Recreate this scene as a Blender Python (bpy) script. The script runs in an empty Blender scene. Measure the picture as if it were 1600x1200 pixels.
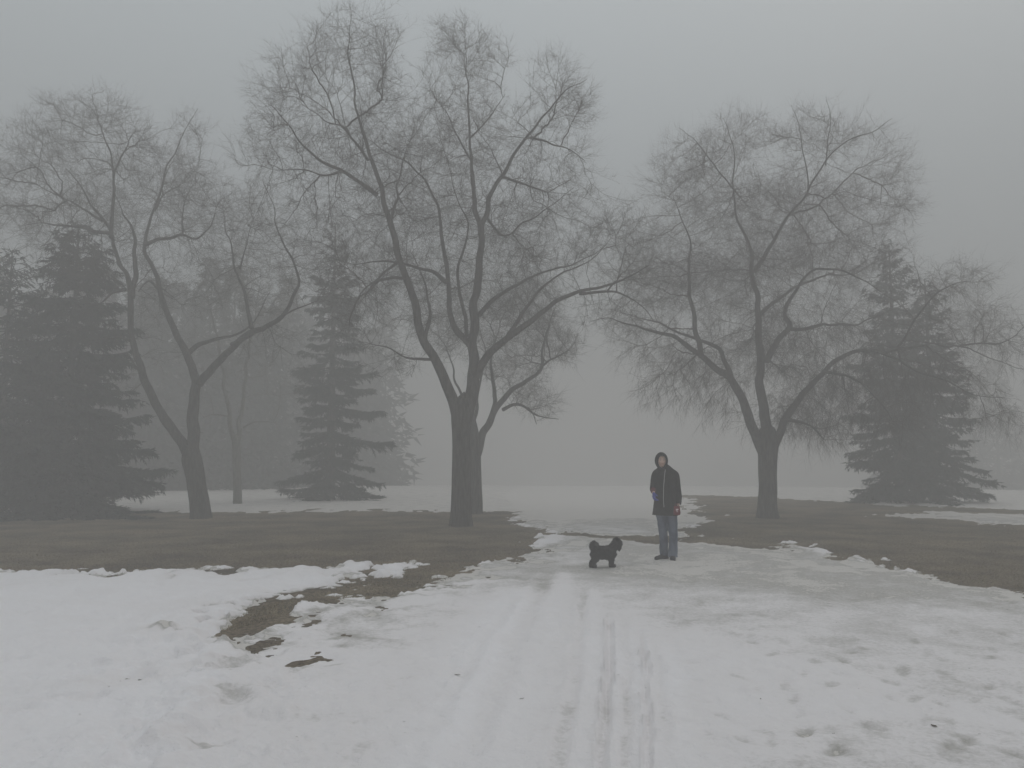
import bpy, math, random
import numpy as np
from mathutils import Vector

SC = bpy.context.scene
COL = SC.collection
R = math.radians
rng = np.random.default_rng(7)
random.seed(7)

# ------------------------------------------------------------------ camera
F = 1256.0                      # focal length in photo pixels (1600 wide)
HORIZON = 718.0
EYE = 1.6
PITCH = math.atan((HORIZON - 600) / F)
cam_d = bpy.data.cameras.new('camera')
cam_d.sensor_width = 36.0
cam_d.lens = 36.0 * F / 1600.0
cam_d.clip_start = 0.1
cam_d.clip_end = 3000.0
cam = bpy.data.objects.new('camera', cam_d)
COL.objects.link(cam)
cam.location = (0, 0, EYE)
cam.rotation_euler = (R(90) + PITCH, 0, 0)
SC.camera = cam

# ------------------------------------------------------------------ sky and sun (overcast, fog)
SUN_EL, SUN_ROT = 50.0, 40.0
w = bpy.data.worlds.new('World')
SC.world = w
w.use_nodes = True
nt = w.node_tree
nt.nodes.clear()
sky = nt.nodes.new('ShaderNodeTexSky')
sky.sky_type = 'NISHITA'
sky.sun_disc = False
sky.sun_elevation = R(SUN_EL)
sky.sun_rotation = R(SUN_ROT)
sky.dust_density = 3.0
# a closed cloud deck: the sky's colour mostly averaged out into an even grey
mixc = nt.nodes.new('ShaderNodeMix'); mixc.data_type = 'RGBA'
mixc.inputs[0].default_value = 0.90
mixc.inputs[7].default_value = (4.98, 5.38, 5.46, 1)
bg = nt.nodes.new('ShaderNodeBackground')
bg.inputs[1].default_value = 0.125
wo = nt.nodes.new('ShaderNodeOutputWorld')
nt.links.new(sky.outputs[0], mixc.inputs[6])
# overcast sky: the zenith is three times as bright as the horizon, L = (1 + 2 sin e) / 3
tcw = nt.nodes.new('ShaderNodeTexCoord')
sepw = nt.nodes.new('ShaderNodeSeparateXYZ'); nt.links.new(tcw.outputs['Generated'], sepw.inputs[0])
mzw = nt.nodes.new('ShaderNodeMath'); mzw.operation = 'MAXIMUM'; mzw.inputs[1].default_value = 0.0
nt.links.new(sepw.outputs['Z'], mzw.inputs[0])
mlw = nt.nodes.new('ShaderNodeMath'); mlw.operation = 'MULTIPLY_ADD'; mlw.inputs[1].default_value = 1.3; mlw.inputs[2].default_value = 0.40
nt.links.new(mzw.outputs[0], mlw.inputs[0])
scw = nt.nodes.new('ShaderNodeVectorMath'); scw.operation = 'SCALE'
nt.links.new(mixc.outputs[2], scw.inputs[0]); nt.links.new(mlw.outputs[0], scw.inputs['Scale'])
nt.links.new(scw.outputs[0], bg.inputs[0])
nt.links.new(bg.outputs[0], wo.inputs[0])

sun_d = bpy.data.lights.new('sun', 'SUN')
sun_d.energy = 0.5
sun_d.angle = R(40)
sun_d.color = (1.0, 0.97, 0.93)
sun = bpy.data.objects.new('sun', sun_d)
COL.objects.link(sun)
sun.location = (0, 0, 60)
sun.rotation_euler = (R(90 - SUN_EL), 0, R(180 - SUN_ROT))

SC.view_settings.view_transform = 'Standard'
SC.view_settings.look = 'None'
SC.view_settings.exposure = -0.41
SC.view_settings.gamma = 1.0
SC.cycles.volume_bounces = 3
SC.cycles.max_bounces = 6
SC.cycles.use_denoising = True
HAZE_DENSITY = 0.0245

# ------------------------------------------------------------------ pixel helpers
cp, sp = math.cos(PITCH), math.sin(PITCH)


def ray(px, py):
    a = (px - 800) / F
    u = (600 - py) / F
    return a, cp - u * sp, sp + u * cp


def at(px, py, Y):
    x, y, z = ray(px, py)
    t = Y / y
    return Vector((x * t, Y, EYE + z * t))


def gnd(px, py):
    x, y, z = ray(px, py)
    t = -EYE / z
    return (x * t, y * t)


# ------------------------------------------------------------------ noise (numpy)
def _hash(ix, iy, seed):
    n = (ix.astype(np.int64) * 374761393 + iy.astype(np.int64) * 668265263 + seed * 1442695041) & 0xffffffff
    n = ((n ^ (n >> 13)) * 1274126177) & 0xffffffff
    n = n ^ (n >> 16)
    return (n & 0xffffff) / float(0xffffff)


def vnoise(x, y, seed=0):
    x0 = np.floor(x); y0 = np.floor(y)
    fx = x - x0; fy = y - y0
    fx = fx * fx * fx * (fx * (fx * 6 - 15) + 10); fy = fy * fy * fy * (fy * (fy * 6 - 15) + 10)
    a = _hash(x0, y0, seed); b = _hash(x0 + 1, y0, seed)
    c = _hash(x0, y0 + 1, seed); d = _hash(x0 + 1, y0 + 1, seed)
    return (a + (b - a) * fx) * (1 - fy) + (c + (d - c) * fx) * fy


def fbm(x, y, octs=4, seed=0, gain=0.5):
    s = np.zeros_like(x); a = 1.0; t = 0
    for i in range(octs):
        ca, sa = math.cos(0.6 * i + .3), math.sin(0.6 * i + .3)
        s += a * (vnoise(x * ca - y * sa + 17.3 * i, x * sa + y * ca + 9.1 * i, seed + i) - 0.5)
        t += a * 0.5; a *= gain; x = x * 2.03; y = y * 2.03
    return s / t


def sdist(poly, X, Y):
    """signed distance to polygon, positive inside"""
    P = np.array(poly, float)
    d2 = np.full(X.shape, 1e18)
    ins = np.zeros(X.shape, bool)
    n = len(P)
    for i in range(n):
        ax, ay = P[i]; bx, by = P[(i + 1) % n]
        ex, ey = bx - ax, by - ay
        wx, wy = X - ax, Y - ay
        t = np.clip((wx * ex + wy * ey) / (ex * ex + ey * ey + 1e-12), 0, 1)
        dd = (wx - ex * t) ** 2 + (wy - ey * t) ** 2
        d2 = np.minimum(d2, dd)
        c = ((ay > Y) != (by > Y)) & (X < (bx - ax) * (Y - ay) / (by - ay + 1e-12) + ax)
        ins ^= c
    return np.where(ins, 1, -1) * np.sqrt(d2)


def polydist(pts, X, Y):
    """distance and side (left negative) to an open polyline"""
    d = np.full(X.shape, 1e9); s = np.zeros(X.shape); tt = np.zeros(X.shape)
    L = 0
    for (ax, ay), (bx, by) in zip(pts[:-1], pts[1:]):
        ex, ey = bx - ax, by - ay
        l = math.hypot(ex, ey)
        t = np.clip(((X - ax) * ex + (Y - ay) * ey) / (l * l), 0, 1)
        dd = np.hypot(X - ax - ex * t, Y - ay - ey * t)
        m = dd < d
        side = np.sign((X - ax) * ey - (Y - ay) * ex)
        d = np.where(m, dd, d); s = np.where(m, side, s); tt = np.where(m, L + t * l, tt)
        L += l
    return d, s, tt, L


# ------------------------------------------------------------------ materials
def mat(name, rough=0.9, spec=0.2):
    m = bpy.data.materials.new(name)
    m.use_nodes = True
    b = m.node_tree.nodes['Principled BSDF']
    b.inputs['Roughness'].default_value = rough
    b.inputs['Specular IOR Level'].default_value = spec
    return m, m.node_tree, b


def N(t, kind, **kw):
    n = t.nodes.new(kind)
    for k, v in kw.items():
        setattr(n, k, v)
    return n


def noisy(name, c0, c1, scale=8.0, rough=0.95, spec=0.04, bump=0.0, bscale=None, stretch=(1, 1, 1), detail=5.0):
    m, t, b = mat(name, rough, spec)
    tc = N(t, 'ShaderNodeTexCoord')
    mp = N(t, 'ShaderNodeMapping'); mp.inputs['Scale'].default_value = stretch
    t.links.new(tc.outputs['Object'], mp.inputs[0])
    no = N(t, 'ShaderNodeTexNoise'); no.inputs['Scale'].default_value = scale; no.inputs['Detail'].default_value = detail
    t.links.new(mp.outputs[0], no.inputs['Vector'])
    cr = N(t, 'ShaderNodeValToRGB')
    cr.color_ramp.elements[0].position = 0.32; cr.color_ramp.elements[0].color = (*c0, 1)
    cr.color_ramp.elements[1].position = 0.70; cr.color_ramp.elements[1].color = (*c1, 1)
    t.links.new(no.outputs['Fac'], cr.inputs[0])
    t.links.new(cr.outputs[0], b.inputs['Base Color'])
    if bump:
        n2 = N(t, 'ShaderNodeTexNoise'); n2.inputs['Scale'].default_value = bscale or scale * 3; n2.inputs['Detail'].default_value = 4
        t.links.new(mp.outputs[0], n2.inputs['Vector'])
        bp = N(t, 'ShaderNodeBump'); bp.inputs['Strength'].default_value = 1.0; bp.inputs['Distance'].default_value = bump
        t.links.new(n2.outputs['Fac'], bp.inputs['Height'])
        t.links.new(bp.outputs[0], b.inputs['Normal'])
    return m


M_BARK = noisy('bark', (0.035, 0.032, 0.026), (0.115, 0.105, 0.088), 5, bump=0.03, bscale=9, stretch=(4, 4, 0.7))
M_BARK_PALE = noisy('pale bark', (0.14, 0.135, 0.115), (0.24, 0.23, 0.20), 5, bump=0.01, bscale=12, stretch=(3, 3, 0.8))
M_TWIG = noisy('twig bark', (0.055, 0.048, 0.038), (0.12, 0.105, 0.085), 1.2)
M_TWIG_RED = noisy('reddish twig bark', (0.06, 0.046, 0.039), (0.125, 0.098, 0.082), 1.0)
M_NEEDLE = noisy('spruce needles', (0.018, 0.026, 0.020), (0.05, 0.062, 0.048), 2.5)
M_COAT = noisy('black wool', (0.005, 0.005, 0.005), (0.013, 0.013, 0.012), 14, spec=0.0, bump=0.004, bscale=60)
M_DENIM = noisy('blue denim', (0.050, 0.066, 0.100), (0.155, 0.180, 0.235), 9, bump=0.002, bscale=120, stretch=(1, 1, 0.5))
M_SKIN = noisy('skin', (0.58, 0.38, 0.30), (0.68, 0.48, 0.40), 14, rough=0.55)
M_BOOT = noisy('boot leather', (0.012, 0.013, 0.018), (0.03, 0.03, 0.036), 20, rough=0.6)
M_SOLE = noisy('boot sole', (0.015, 0.015, 0.015), (0.03, 0.03, 0.03), 20)
M_BLUE = noisy('blue knit', (0.035, 0.045, 0.27), (0.07, 0.085, 0.40), 40)
M_RED = noisy('dark red cloth', (0.12, 0.014, 0.022), (0.19, 0.024, 0.036), 30)
M_MAROON = noisy('maroon knit', (0.10, 0.02, 0.03), (0.16, 0.04, 0.05), 30)
M_WHITE = noisy('off white print', (0.62, 0.50, 0.52), (0.75, 0.66, 0.66), 30)
M_ZIP = noisy('zip metal', (0.35, 0.35, 0.33), (0.5, 0.5, 0.48), 60, rough=0.4, spec=0.5)
M_HAIR = noisy('grey hair', (0.08, 0.075, 0.07), (0.2, 0.19, 0.18), 60)
M_EYE = noisy('eye', (0.02, 0.015, 0.012), (0.04, 0.03, 0.025), 60, rough=0.3)
M_LIP = noisy('lip', (0.32, 0.10, 0.09), (0.4, 0.14, 0.12), 60, rough=0.5)
M_FUR = noisy('black fur', (0.005, 0.005, 0.005), (0.018, 0.017, 0.016), 25, spec=0.0)
M_GREYFUR = noisy('greyish tail fur', (0.03, 0.029, 0.027), (0.07, 0.067, 0.062), 25)
M_NOSE = noisy('dog nose', (0.006, 0.006, 0.006), (0.01, 0.01, 0.01), 20, rough=0.35, spec=0.5)
M_BLADE = noisy('dry grass blades', (0.13, 0.105, 0.068), (0.38, 0.32, 0.21), 3.0)
M_LITTER = noisy('dead leaves', (0.035, 0.025, 0.016), (0.10, 0.075, 0.05), 4.0)


def snow_material():
    m, t, b = mat('old snow', 0.75, 0.3)
    geo = N(t, 'ShaderNodeNewGeometry')
    at_ = N(t, 'ShaderNodeAttribute', attribute_name='dirt_tone')
    n1 = N(t, 'ShaderNodeTexNoise'); n1.inputs['Scale'].default_value = 2.2; n1.inputs['Detail'].default_value = 8; n1.inputs['Roughness'].default_value = 0.65
    n2 = N(t, 'ShaderNodeTexNoise'); n2.inputs['Scale'].default_value = 26; n2.inputs['Detail'].default_value = 6; n2.inputs['Roughness'].default_value = 0.7
    t.links.new(geo.outputs['Position'], n1.inputs['Vector']); t.links.new(geo.outputs['Position'], n2.inputs['Vector'])
    ad = N(t, 'ShaderNodeMath', operation='MULTIPLY_ADD'); ad.inputs[1].default_value = 0.40; 
    t.links.new(n1.outputs['Fac'], ad.inputs[0]); t.links.new(at_.outputs['Fac'], ad.inputs[2])
    ad2 = N(t, 'ShaderNodeMath', operation='MULTIPLY_ADD'); ad2.inputs[1].default_value = 0.38
    t.links.new(n2.outputs['Fac'], ad2.inputs[0]); t.links.new(ad.outputs[0], ad2.inputs[2])
    cr = N(t, 'ShaderNodeValToRGB')
    e = cr.color_ramp.elements
    e[0].position = 0.25; e[0].color = (0.935, 0.912, 0.935, 1)
    e[1].position = 1.25; e[1].color = (0.42, 0.40, 0.37, 1)
    k = cr.color_ramp.elements.new(0.75); k.color = (0.862, 0.825, 0.832, 1)
    k = cr.color_ramp.elements.new(1.0); k.color = (0.68, 0.645, 0.615, 1)
    t.links.new(ad2.outputs[0], cr.inputs[0])
    # dark grit specks on the trodden surface
    n3 = N(t, 'ShaderNodeTexNoise'); n3.inputs['Scale'].default_value = 70; n3.inputs['Detail'].default_value = 2
    t.links.new(geo.outputs['Position'], n3.inputs['Vector'])
    n4 = N(t, 'ShaderNodeTexNoise'); n4.inputs['Scale'].default_value = 1.3; n4.inputs['Detail'].default_value = 3
    t.links.new(geo.outputs['Position'], n4.inputs['Vector'])
    th = N(t, 'ShaderNodeMapRange'); th.inputs[1].default_value = 0.69; th.inputs[2].default_value = 0.77
    t.links.new(n3.outputs['Fac'], th.inputs[0])
    th2 = N(t, 'ShaderNodeMapRange'); th2.inputs[1].default_value = 0.42; th2.inputs[2].default_value = 0.66
    t.links.new(n4.outputs['Fac'], th2.inputs[0])
    mu = N(t, 'ShaderNodeMath', operation='MULTIPLY'); t.links.new(th.outputs[0], mu.inputs[0]); t.links.new(th2.outputs[0], mu.inputs[1])
    mu2 = N(t, 'ShaderNodeMath', operation='MULTIPLY'); t.links.new(mu.outputs[0], mu2.inputs[0]); t.links.new(at_.outputs['Fac'], mu2.inputs[1])
    mx = N(t, 'ShaderNodeMix', data_type='RGBA'); mx.inputs[7].default_value = (0.20, 0.17, 0.13, 1)
    t.links.new(mu2.outputs[0], mx.inputs[0]); t.links.new(cr.outputs[0], mx.inputs[6])
    t.links.new(mx.outputs[2], b.inputs['Base Color'])
    # wetter ice is shinier
    rr = N(t, 'ShaderNodeMapRange'); rr.inputs[1].default_value = 0.1; rr.inputs[2].default_value = 0.9; rr.inputs[3].default_value = 0.85; rr.inputs[4].default_value = 0.5
    t.links.new(at_.outputs['Fac'], rr.inputs[0]); t.links.new(rr.outputs[0], b.inputs['Roughness'])
    bp = N(t, 'ShaderNodeBump'); bp.inputs['Distance'].default_value = 0.018; bp.inputs['Strength'].default_value = 0.9
    t.links.new(n2.outputs['Fac'], bp.inputs['Height'])
    bp2 = N(t, 'ShaderNodeBump'); bp2.inputs['Distance'].default_value = 0.05; bp2.inputs['Strength'].default_value = 0.6
    n5 = N(t, 'ShaderNodeTexNoise'); n5.inputs['Scale'].default_value = 7; n5.inputs['Detail'].default_value = 5
    t.links.new(geo.outputs['Position'], n5.inputs['Vector']); t.links.new(n5.outputs['Fac'], bp2.inputs['Height'])
    t.links.new(bp.outputs[0], bp2.inputs['Normal']); t.links.new(bp2.outputs[0], b.inputs['Normal'])
    return m


def lawn_material():
    m, t, b = mat('dead lawn', 0.95, 0.1)
    geo = N(t, 'ShaderNodeNewGeometry')
    n1 = N(t, 'ShaderNodeTexNoise'); n1.inputs['Scale'].default_value = 22; n1.inputs['Detail'].default_value = 6; n1.inputs['Roughness'].default_value = 0.8
    n2 = N(t, 'ShaderNodeTexNoise'); n2.inputs['Scale'].default_value = 0.8; n2.inputs['Detail'].default_value = 4
    t.links.new(geo.outputs['Position'], n1.inputs['Vector']); t.links.new(geo.outputs['Position'], n2.inputs['Vector'])
    cr = N(t, 'ShaderNodeValToRGB')
    e = cr.color_ramp.elements
    e[0].position = 0.34; e[0].color = (0.035, 0.027, 0.017, 1)
    e[1].position = 0.64; e[1].color = (0.32, 0.272, 0.205, 1)
    t.links.new(n1.outputs['Fac'], cr.inputs[0])
    mx = N(t, 'ShaderNodeMix', data_type='RGBA', blend_type='MULTIPLY'); mx.inputs[0].default_value = 0.8
    c2 = N(t, 'ShaderNodeValToRGB')
    c2.color_ramp.elements[0].position = 0.35; c2.color_ramp.elements[0].color = (0.50, 0.48, 0.46, 1)
    c2.color_ramp.elements[1].position = 0.65; c2.color_ramp.elements[1].color = (1.35, 1.25, 1.12, 1)
    t.links.new(n2.outputs['Fac'], c2.inputs[0])
    t.links.new(cr.outputs[0], mx.inputs[6]); t.links.new(c2.outputs[0], mx.inputs[7])
    t.links.new(mx.outputs[2], b.inputs['Base Color'])
    bp = N(t, 'ShaderNodeBump'); bp.inputs['Distance'].default_value = 0.04
    t.links.new(n1.outputs['Fac'], bp.inputs['Height']); t.links.new(bp.outputs[0], b.inputs['Normal'])
    return m


M_SNOW = snow_material()
M_LAWN = lawn_material()


# ------------------------------------------------------------------ object helpers
def mesh_np(name, V, Q=None, T=None):
    """build a mesh quickly from numpy vertices, quads and triangles"""
    me = bpy.data.meshes.new(name)
    V = np.asarray(V, np.float32)
    nq = 0 if Q is None else len(Q); ntr = 0 if T is None else len(T)
    me.vertices.add(len(V)); me.vertices.foreach_set('co', V.ravel())
    idx = []
    if nq: idx.append(np.asarray(Q, np.int32).ravel())
    if ntr: idx.append(np.asarray(T, np.int32).ravel())
    idx = np.concatenate(idx)
    me.loops.add(len(idx)); me.loops.foreach_set('vertex_index', idx)
    me.polygons.add(nq + ntr)
    st = np.concatenate([np.arange(nq) * 4, nq * 4 + np.arange(ntr) * 3]).astype(np.int32)
    me.polygons.foreach_set('loop_start', st)
    me.update(calc_edges=True)
    me.polygons.foreach_set('use_smooth', np.ones(nq + ntr, bool))
    return me


def link(name, me, m, parent=None, label=None):
    me.name = name
    o = bpy.data.objects.new(name, me)
    COL.objects.link(o)
    if m is not None:
        me.materials.clear(); me.materials.append(m)
    if parent is not None:
        o.parent = parent
    if label:
        o['label'] = label
    return o


def thing(name, loc, label, cat, group=None):
    o = bpy.data.objects.new(name, None)
    COL.objects.link(o)
    o.location = loc
    o.empty_display_size = 0.3
    o['label'] = label; o['category'] = cat
    if group: o['group'] = group
    return o


# ================================================================== GROUND
def G(*pts):
    return [gnd(*p) for p in pts]


bare_left = G((-900, 812), (-300, 806), (60, 803), (230, 801), (400, 799), (600, 797), (700, 799), (790, 800), (814, 807),
              (812, 819), (872, 831), (960, 836), (1040, 838), (1110, 838), (1230, 845), (1262, 861), (1180, 853),
              (1080, 848), (1000, 846), (880, 838), (850, 848), (872, 853), (828, 863), (780, 876), (722, 889), (700, 903),
              (655, 921), (560, 936), (500, 948), (430, 962), (400, 975), (345, 985), (335, 975), (372, 958), (420, 944), (490, 928), (535, 912),
              (585, 901), (652, 883), (600, 886), (500, 893), (420, 894), (300, 893), (235, 900), (180, 906), (90, 902), (0, 895), (-200, 893), (-900, 900))
bare_right = G((1062, 774), (1200, 778), (1340, 786), (1400, 790), (1530, 793), (1620, 797), (2600, 800), (2600, 1150),
               (1900, 985), (1750, 950), (1600, 924), (1540, 913), (1480, 905), (1420, 894), (1350, 881), (1280, 864),
               (1235, 850), (1110, 840), (1050, 834), (1060, 826), (1125, 816), (1095, 800), (1075, 785))
patch_right = G((1385, 806), (1460, 802), (1560, 804), (1700, 806), (2200, 810), (2200, 838), (1700, 827), (1600, 823), (1500, 815))
path_poly = G((868, 845), (722, 890), (640, 925), (520, 945), (420, 965), (400, 985), (345, 1010), (330, 1090), (250, 1200), (60, 1500), (-400, 3000),
              (5000, 3000), (2500, 1250), (1750, 955), (1600, 925), (1480, 905), (1350, 881), (1235, 850), (1100, 838), (1060, 826), (1120, 815), (1070, 775), (1050, 745),
              (840, 745), (790, 775), (815, 805), (815, 820), (870, 832))
groove_px = [
    ([(935, 1400), (938, 1200), (944, 1120), (950, 1050), (951, 1000), (948, 955)], 0.026, 0.030),
    ([(1020, 1400), (1012, 1200), (1010, 1100), (1005, 1020), (1000, 975)], 0.022, 0.026),
    ([(850, 1400), (870, 1200), (888, 1120), (900, 1040), (908, 970), (915, 920)], 0.040, 0.014),
    ([(968, 1400), (975, 1200), (978, 1100), (978, 1030), (975, 970)], 0.03, 0.012),
    ([(640, 1400), (735, 1150), (785, 1040), (825, 960), (848, 918), (862, 890)], 0.10, 0.016),
    ([(1040, 1400), (1035, 1200), (1030, 1100), (1020, 1000)], 0.05, 0.008),
    ([(560, 1400), (690, 1130), (760, 1000), (812, 930)], 0.05, 0.008),
]
bank_line = G((60, 1500), (250, 1200), (335, 1090), (345, 1010), (420, 965), (520, 945), (640, 925))

S = np.concatenate([[-12, -6, -3, -1.8, -1.2, -0.95], np.arange(-0.80, 0.8001, 0.0038), [0.95, 1.2, 1.8, 3, 6, 12]])
rows = [-400, -150, -50, -15, -5, -1, 1, 2.4, 3.2]
y = 3.7
while y < 13.5:
    rows.append(y); y *= 1.0041
while y < 62:
    rows.append(y); y *= 1.013
rows += [66, 75, 90, 120, 170, 260, 400]
rows = np.array(rows)
W = np.maximum(np.abs(rows), 3.0)
GX = np.clip(S[None, :] * W[:, None], -400, 400)
GY = np.repeat(rows[:, None], len(S), 1)
nr, nc = GX.shape
X, Y = GX.ravel(), GY.ravel()


def smooth(a, b, x):
    t = np.clip((x - a) / (b - a), 0, 1)
    return t * t * (3 - 2 * t)


def ground_height(X, Y):
    d = np.hypot(X, Y)
    fade = np.clip((d - 60) / -40 + 1, 0, 1)
    return -3.0 * smooth(40, 130, d) + 0.02 * fbm(X * 0.35, Y * 0.35, 3, 3) + 0.012 * fbm(X * 2.1, Y * 2.1, 3, 11) * fade


gz = ground_height(X, Y)
D = np.hypot(X, Y)
sdb = np.maximum(sdist(bare_left, X, Y), sdist(bare_right, X, Y))
gully = G((440, 958), (475, 966), (415, 990), (352, 1014), (300, 1018), (318, 1000), (372, 976))
sdb = np.maximum(sdb, sdist(gully, X, Y))
sdb = np.minimum(sdb, -sdist(patch_right, X, Y))
sdp = sdist(path_poly, X, Y)
on_path = smooth(-0.15, 0.25, sdp)
amp = (0.42 + 0.030 * D) * (1 + 0.35 * smooth(0.0, 2.0, -X))
edge = -sdb + amp * (0.70 * fbm(X * 1.1, Y * 0.8, 4, 21) + 0.95 * fbm(X * 3.2, Y * 1.9, 5, 31, 0.66) + 0.20 * fbm(X * 11, Y * 8, 2, 37)) * np.where(sdb < -2.5, 0, 1)
Hmax = 0.065 * (1 - on_path) + 0.035 * on_path
thick = np.clip(edge * (0.05 + 0.06 * (1 - on_path)), -0.03, None)
thick = np.where(thick > 0, Hmax * (1 - np.exp(-thick / Hmax * 1.2)), thick)
near = np.clip((30 - D) / 18, 0, 1)
pos = smooth(0, 0.02, thick)
# lumpy relief of the melting bank on the left and of the trodden path
thick += pos * near * (1 - on_path) * (0.055 * fbm(X * 1.1, Y * 1.0, 4, 41) + 0.035 * np.abs(fbm(X * 3.0, Y * 2.2, 4, 43)))
thick += pos * near * on_path * (0.020 * fbm(X * 1.5, Y * 1.2, 4, 51) + 0.016 * fbm(X * 7, Y * 5, 3, 53))
bd, _, _, _ = polydist(bank_line, X, Y)
thick += pos * near * 0.055 * np.exp(-(bd / 0.75) ** 2) * (1 - smooth(8.0, 10.5, D)) * (0.1 + 1.9 * fbm(X * 5, Y * 3.2, 4, 61))
thick += pos * near * (1 - on_path) * 0.075 * np.exp(-np.clip(edge, 0, 9) / 1.1) * fbm(X * 2.4, Y * 1.5, 4, 45)
dirt_tone = 0.02 + 0.26 * on_path * near + 0.62 * smooth(19, 26, D)  # dirtier path snow; all snow also gets darker with distance
dirt_tone += on_path * 0.22 * smooth(8.5, 12.5, D) + on_path * 0.10 * smooth(0.3, 2.5, X) + 0.16 * on_path * fbm(X * 0.7, Y * 0.45, 4, 71)
dirt_tone += 0.34 * np.exp(-(bd / 0.34) ** 2) * smooth(-0.2, 0.5, fbm(X * 2.6, Y * 5.5, 4, 73)) * (D < 13)
dirt_tone += 0.55 * np.exp(-np.clip(edge, 0, 9) / 0.10) * (1 - on_path * 0.3)
dirt_tone += 0.50 * np.exp(-np.clip(edge, 0, 9) / 0.55) * smooth(-0.15, 0.5, fbm(X * 2.6, Y * 2.2, 4, 47))
dirt_tone += (1 - on_path) * near * 0.16 * fbm(X * 1.2, Y * 1.6, 4, 49)  # broad random grey mottling in the colour of the bank
band = G((640, 1250), (735, 1060), (790, 950), (806, 930))
b_, s_, _, _ = polydist(band, X, Y)
dirt_tone -= 0.26 * np.exp(-(b_ / 0.30) ** 2) * on_path
wob = 0.035 * fbm(X * 3, Y * 1.5, 3, 81)
for pts, wd, dp in groove_px:
    d_, s_, t_, L_ = polydist(G(*pts), X, Y)
    dd = d_ * s_ + wob
    fade = smooth(0, 0.9, L_ - t_) * (0.55 + 0.9 * vnoise(t_ * 1.7, t_ * 0 + dp * 900, 5))
    prof = -dp * np.exp(-(dd / wd) ** 4) + dp * 0.75 * np.exp(-((np.abs(dd) - wd * 1.7) / (wd * 0.5)) ** 2)
    thick += 0.80 * prof * fade * pos
    dirt_tone += 0.08 * np.exp(-(dd / wd) ** 4) * fade
    dirt_tone -= 0.13 * np.exp(-((dd - wd * 2.6) / (wd * 1.5)) ** 2) * fade


def footprint(px, py, ang, ln, wd, dp, ring=0.35, dk=0.25):
    global thick, dirt_tone
    x0, y0 = gnd(px, py)
    m = (np.abs(X - x0) < ln * 3) & (np.abs(Y - y0) < ln * 3)
    if not m.any(): return
    ca, sa = math.cos(ang), math.sin(ang)
    u = ((X[m] - x0) * ca + (Y[m] - y0) * sa) / ln
    v = (-(X[m] - x0) * sa + (Y[m] - y0) * ca) / wd
    r = np.sqrt(u * u + v * v) + 0.18 * fbm(X[m] * 9, Y[m] * 9, 2, 5)
    dp = dp * 0.75; dk = dk * 0.6
    thick[m] += -dp * np.exp(-np.clip(r, 0, 9) ** 4) + dp * ring * np.exp(-((r - 1.35) / 0.3) ** 2)
    dirt_tone[m] += dk * np.exp(-r ** 4)  # snow colour darker inside the print


rs = np.random.default_rng(11)
for px, py in [(1240, 1101), (1257, 1060), (1313, 1060), (1322, 1118), (1393, 1072), (1365, 1147), (1318, 1040), (1275, 1042),
               (1300, 1180), (1322, 1184), (1256, 1153), (1158, 1067), (1228, 1076), (1300, 1076), (1390, 1098), (1430, 1100),
               (1470, 1108), (1505, 1160), (1515, 1169), (1580, 1106), (1410, 1053), (1475, 1060), (1545, 1080), (1585, 1193),
               (1128, 1126), (1260, 1150), (1160, 1168), (1175, 1010), (1205, 1030), (1120, 1035), (1350, 1020), (1430, 1010), (1550, 1035)]:
    footprint(px, py, rs.uniform(0.9, 2.2), rs.uniform(0.07, 0.13), rs.uniform(0.035, 0.055), rs.uniform(0.008, 0.018), dk=0.22)
for i in range(90):
    footprint(rs.uniform(1040, 1640), rs.uniform(915, 1190), rs.uniform(0.5, 2.6), rs.uniform(0.05, 0.13), rs.uniform(0.03, 0.06), rs.uniform(0.004, 0.010), dk=0.12)
for i in range(60):
    footprint(rs.uniform(420, 900), rs.uniform(960, 1190), rs.uniform(0.5, 2.6), rs.uniform(0.05, 0.12), rs.uniform(0.03, 0.06), rs.uniform(0.003, 0.008), dk=0.10)
for px, py in [(205, 1016), (147, 1048), (132, 1064), (75, 1106), (138, 1105), (110, 1080), (18, 1038), (125, 998), (275, 1120), (285, 1030),
               (300, 1022), (245, 1043), (335, 1058), (420, 1080), (232, 1142), (30, 1128), (290, 1160)]:
    footprint(px, py, rs.uniform(-0.3, 0.9), rs.uniform(0.10, 0.16), rs.uniform(0.06, 0.09), rs.uniform(0.025, 0.04), 0.45, 0.18)
# lump of old snow on the bank
x0, y0 = gnd(252, 992)
thick += 0.05 * np.exp(-(((X - x0) / 0.22) ** 2 + ((Y - y0) / 0.16) ** 2))
dirt_tone += 0.35 * np.exp(-(((X - x0) / 0.2) ** 2 + ((Y - y0 + 0.1) / 0.1) ** 2))  # snow colour darker on the near side of the lump
dirt_tone = np.clip(dirt_tone, 0, 1.0)
thick = np.where((edge > 0.5), np.maximum(thick, 0.006), thick)
sz = gz + thick

# normals from the full grid, so the snow and the path shade as one surface
P3 = np.stack([GX, GY, sz.reshape(nr, nc)], -1)
du = np.zeros_like(P3); dv = np.zeros_like(P3)
du[:, 1:-1] = P3[:, 2:] - P3[:, :-2]; du[:, 0] = P3[:, 1] - P3[:, 0]; du[:, -1] = P3[:, -1] - P3[:, -2]
dv[1:-1] = P3[2:] - P3[:-2]; dv[0] = P3[1] - P3[0]; dv[-1] = P3[-1] - P3[-2]
NR = np.cross(du, dv); NR /= np.linalg.norm(NR, axis=-1, keepdims=True) + 1e-12
NR[np.linalg.norm(NR, axis=-1) < 0.5] = (0, 0, 1)
NR = NR.reshape(-1, 3)

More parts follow.
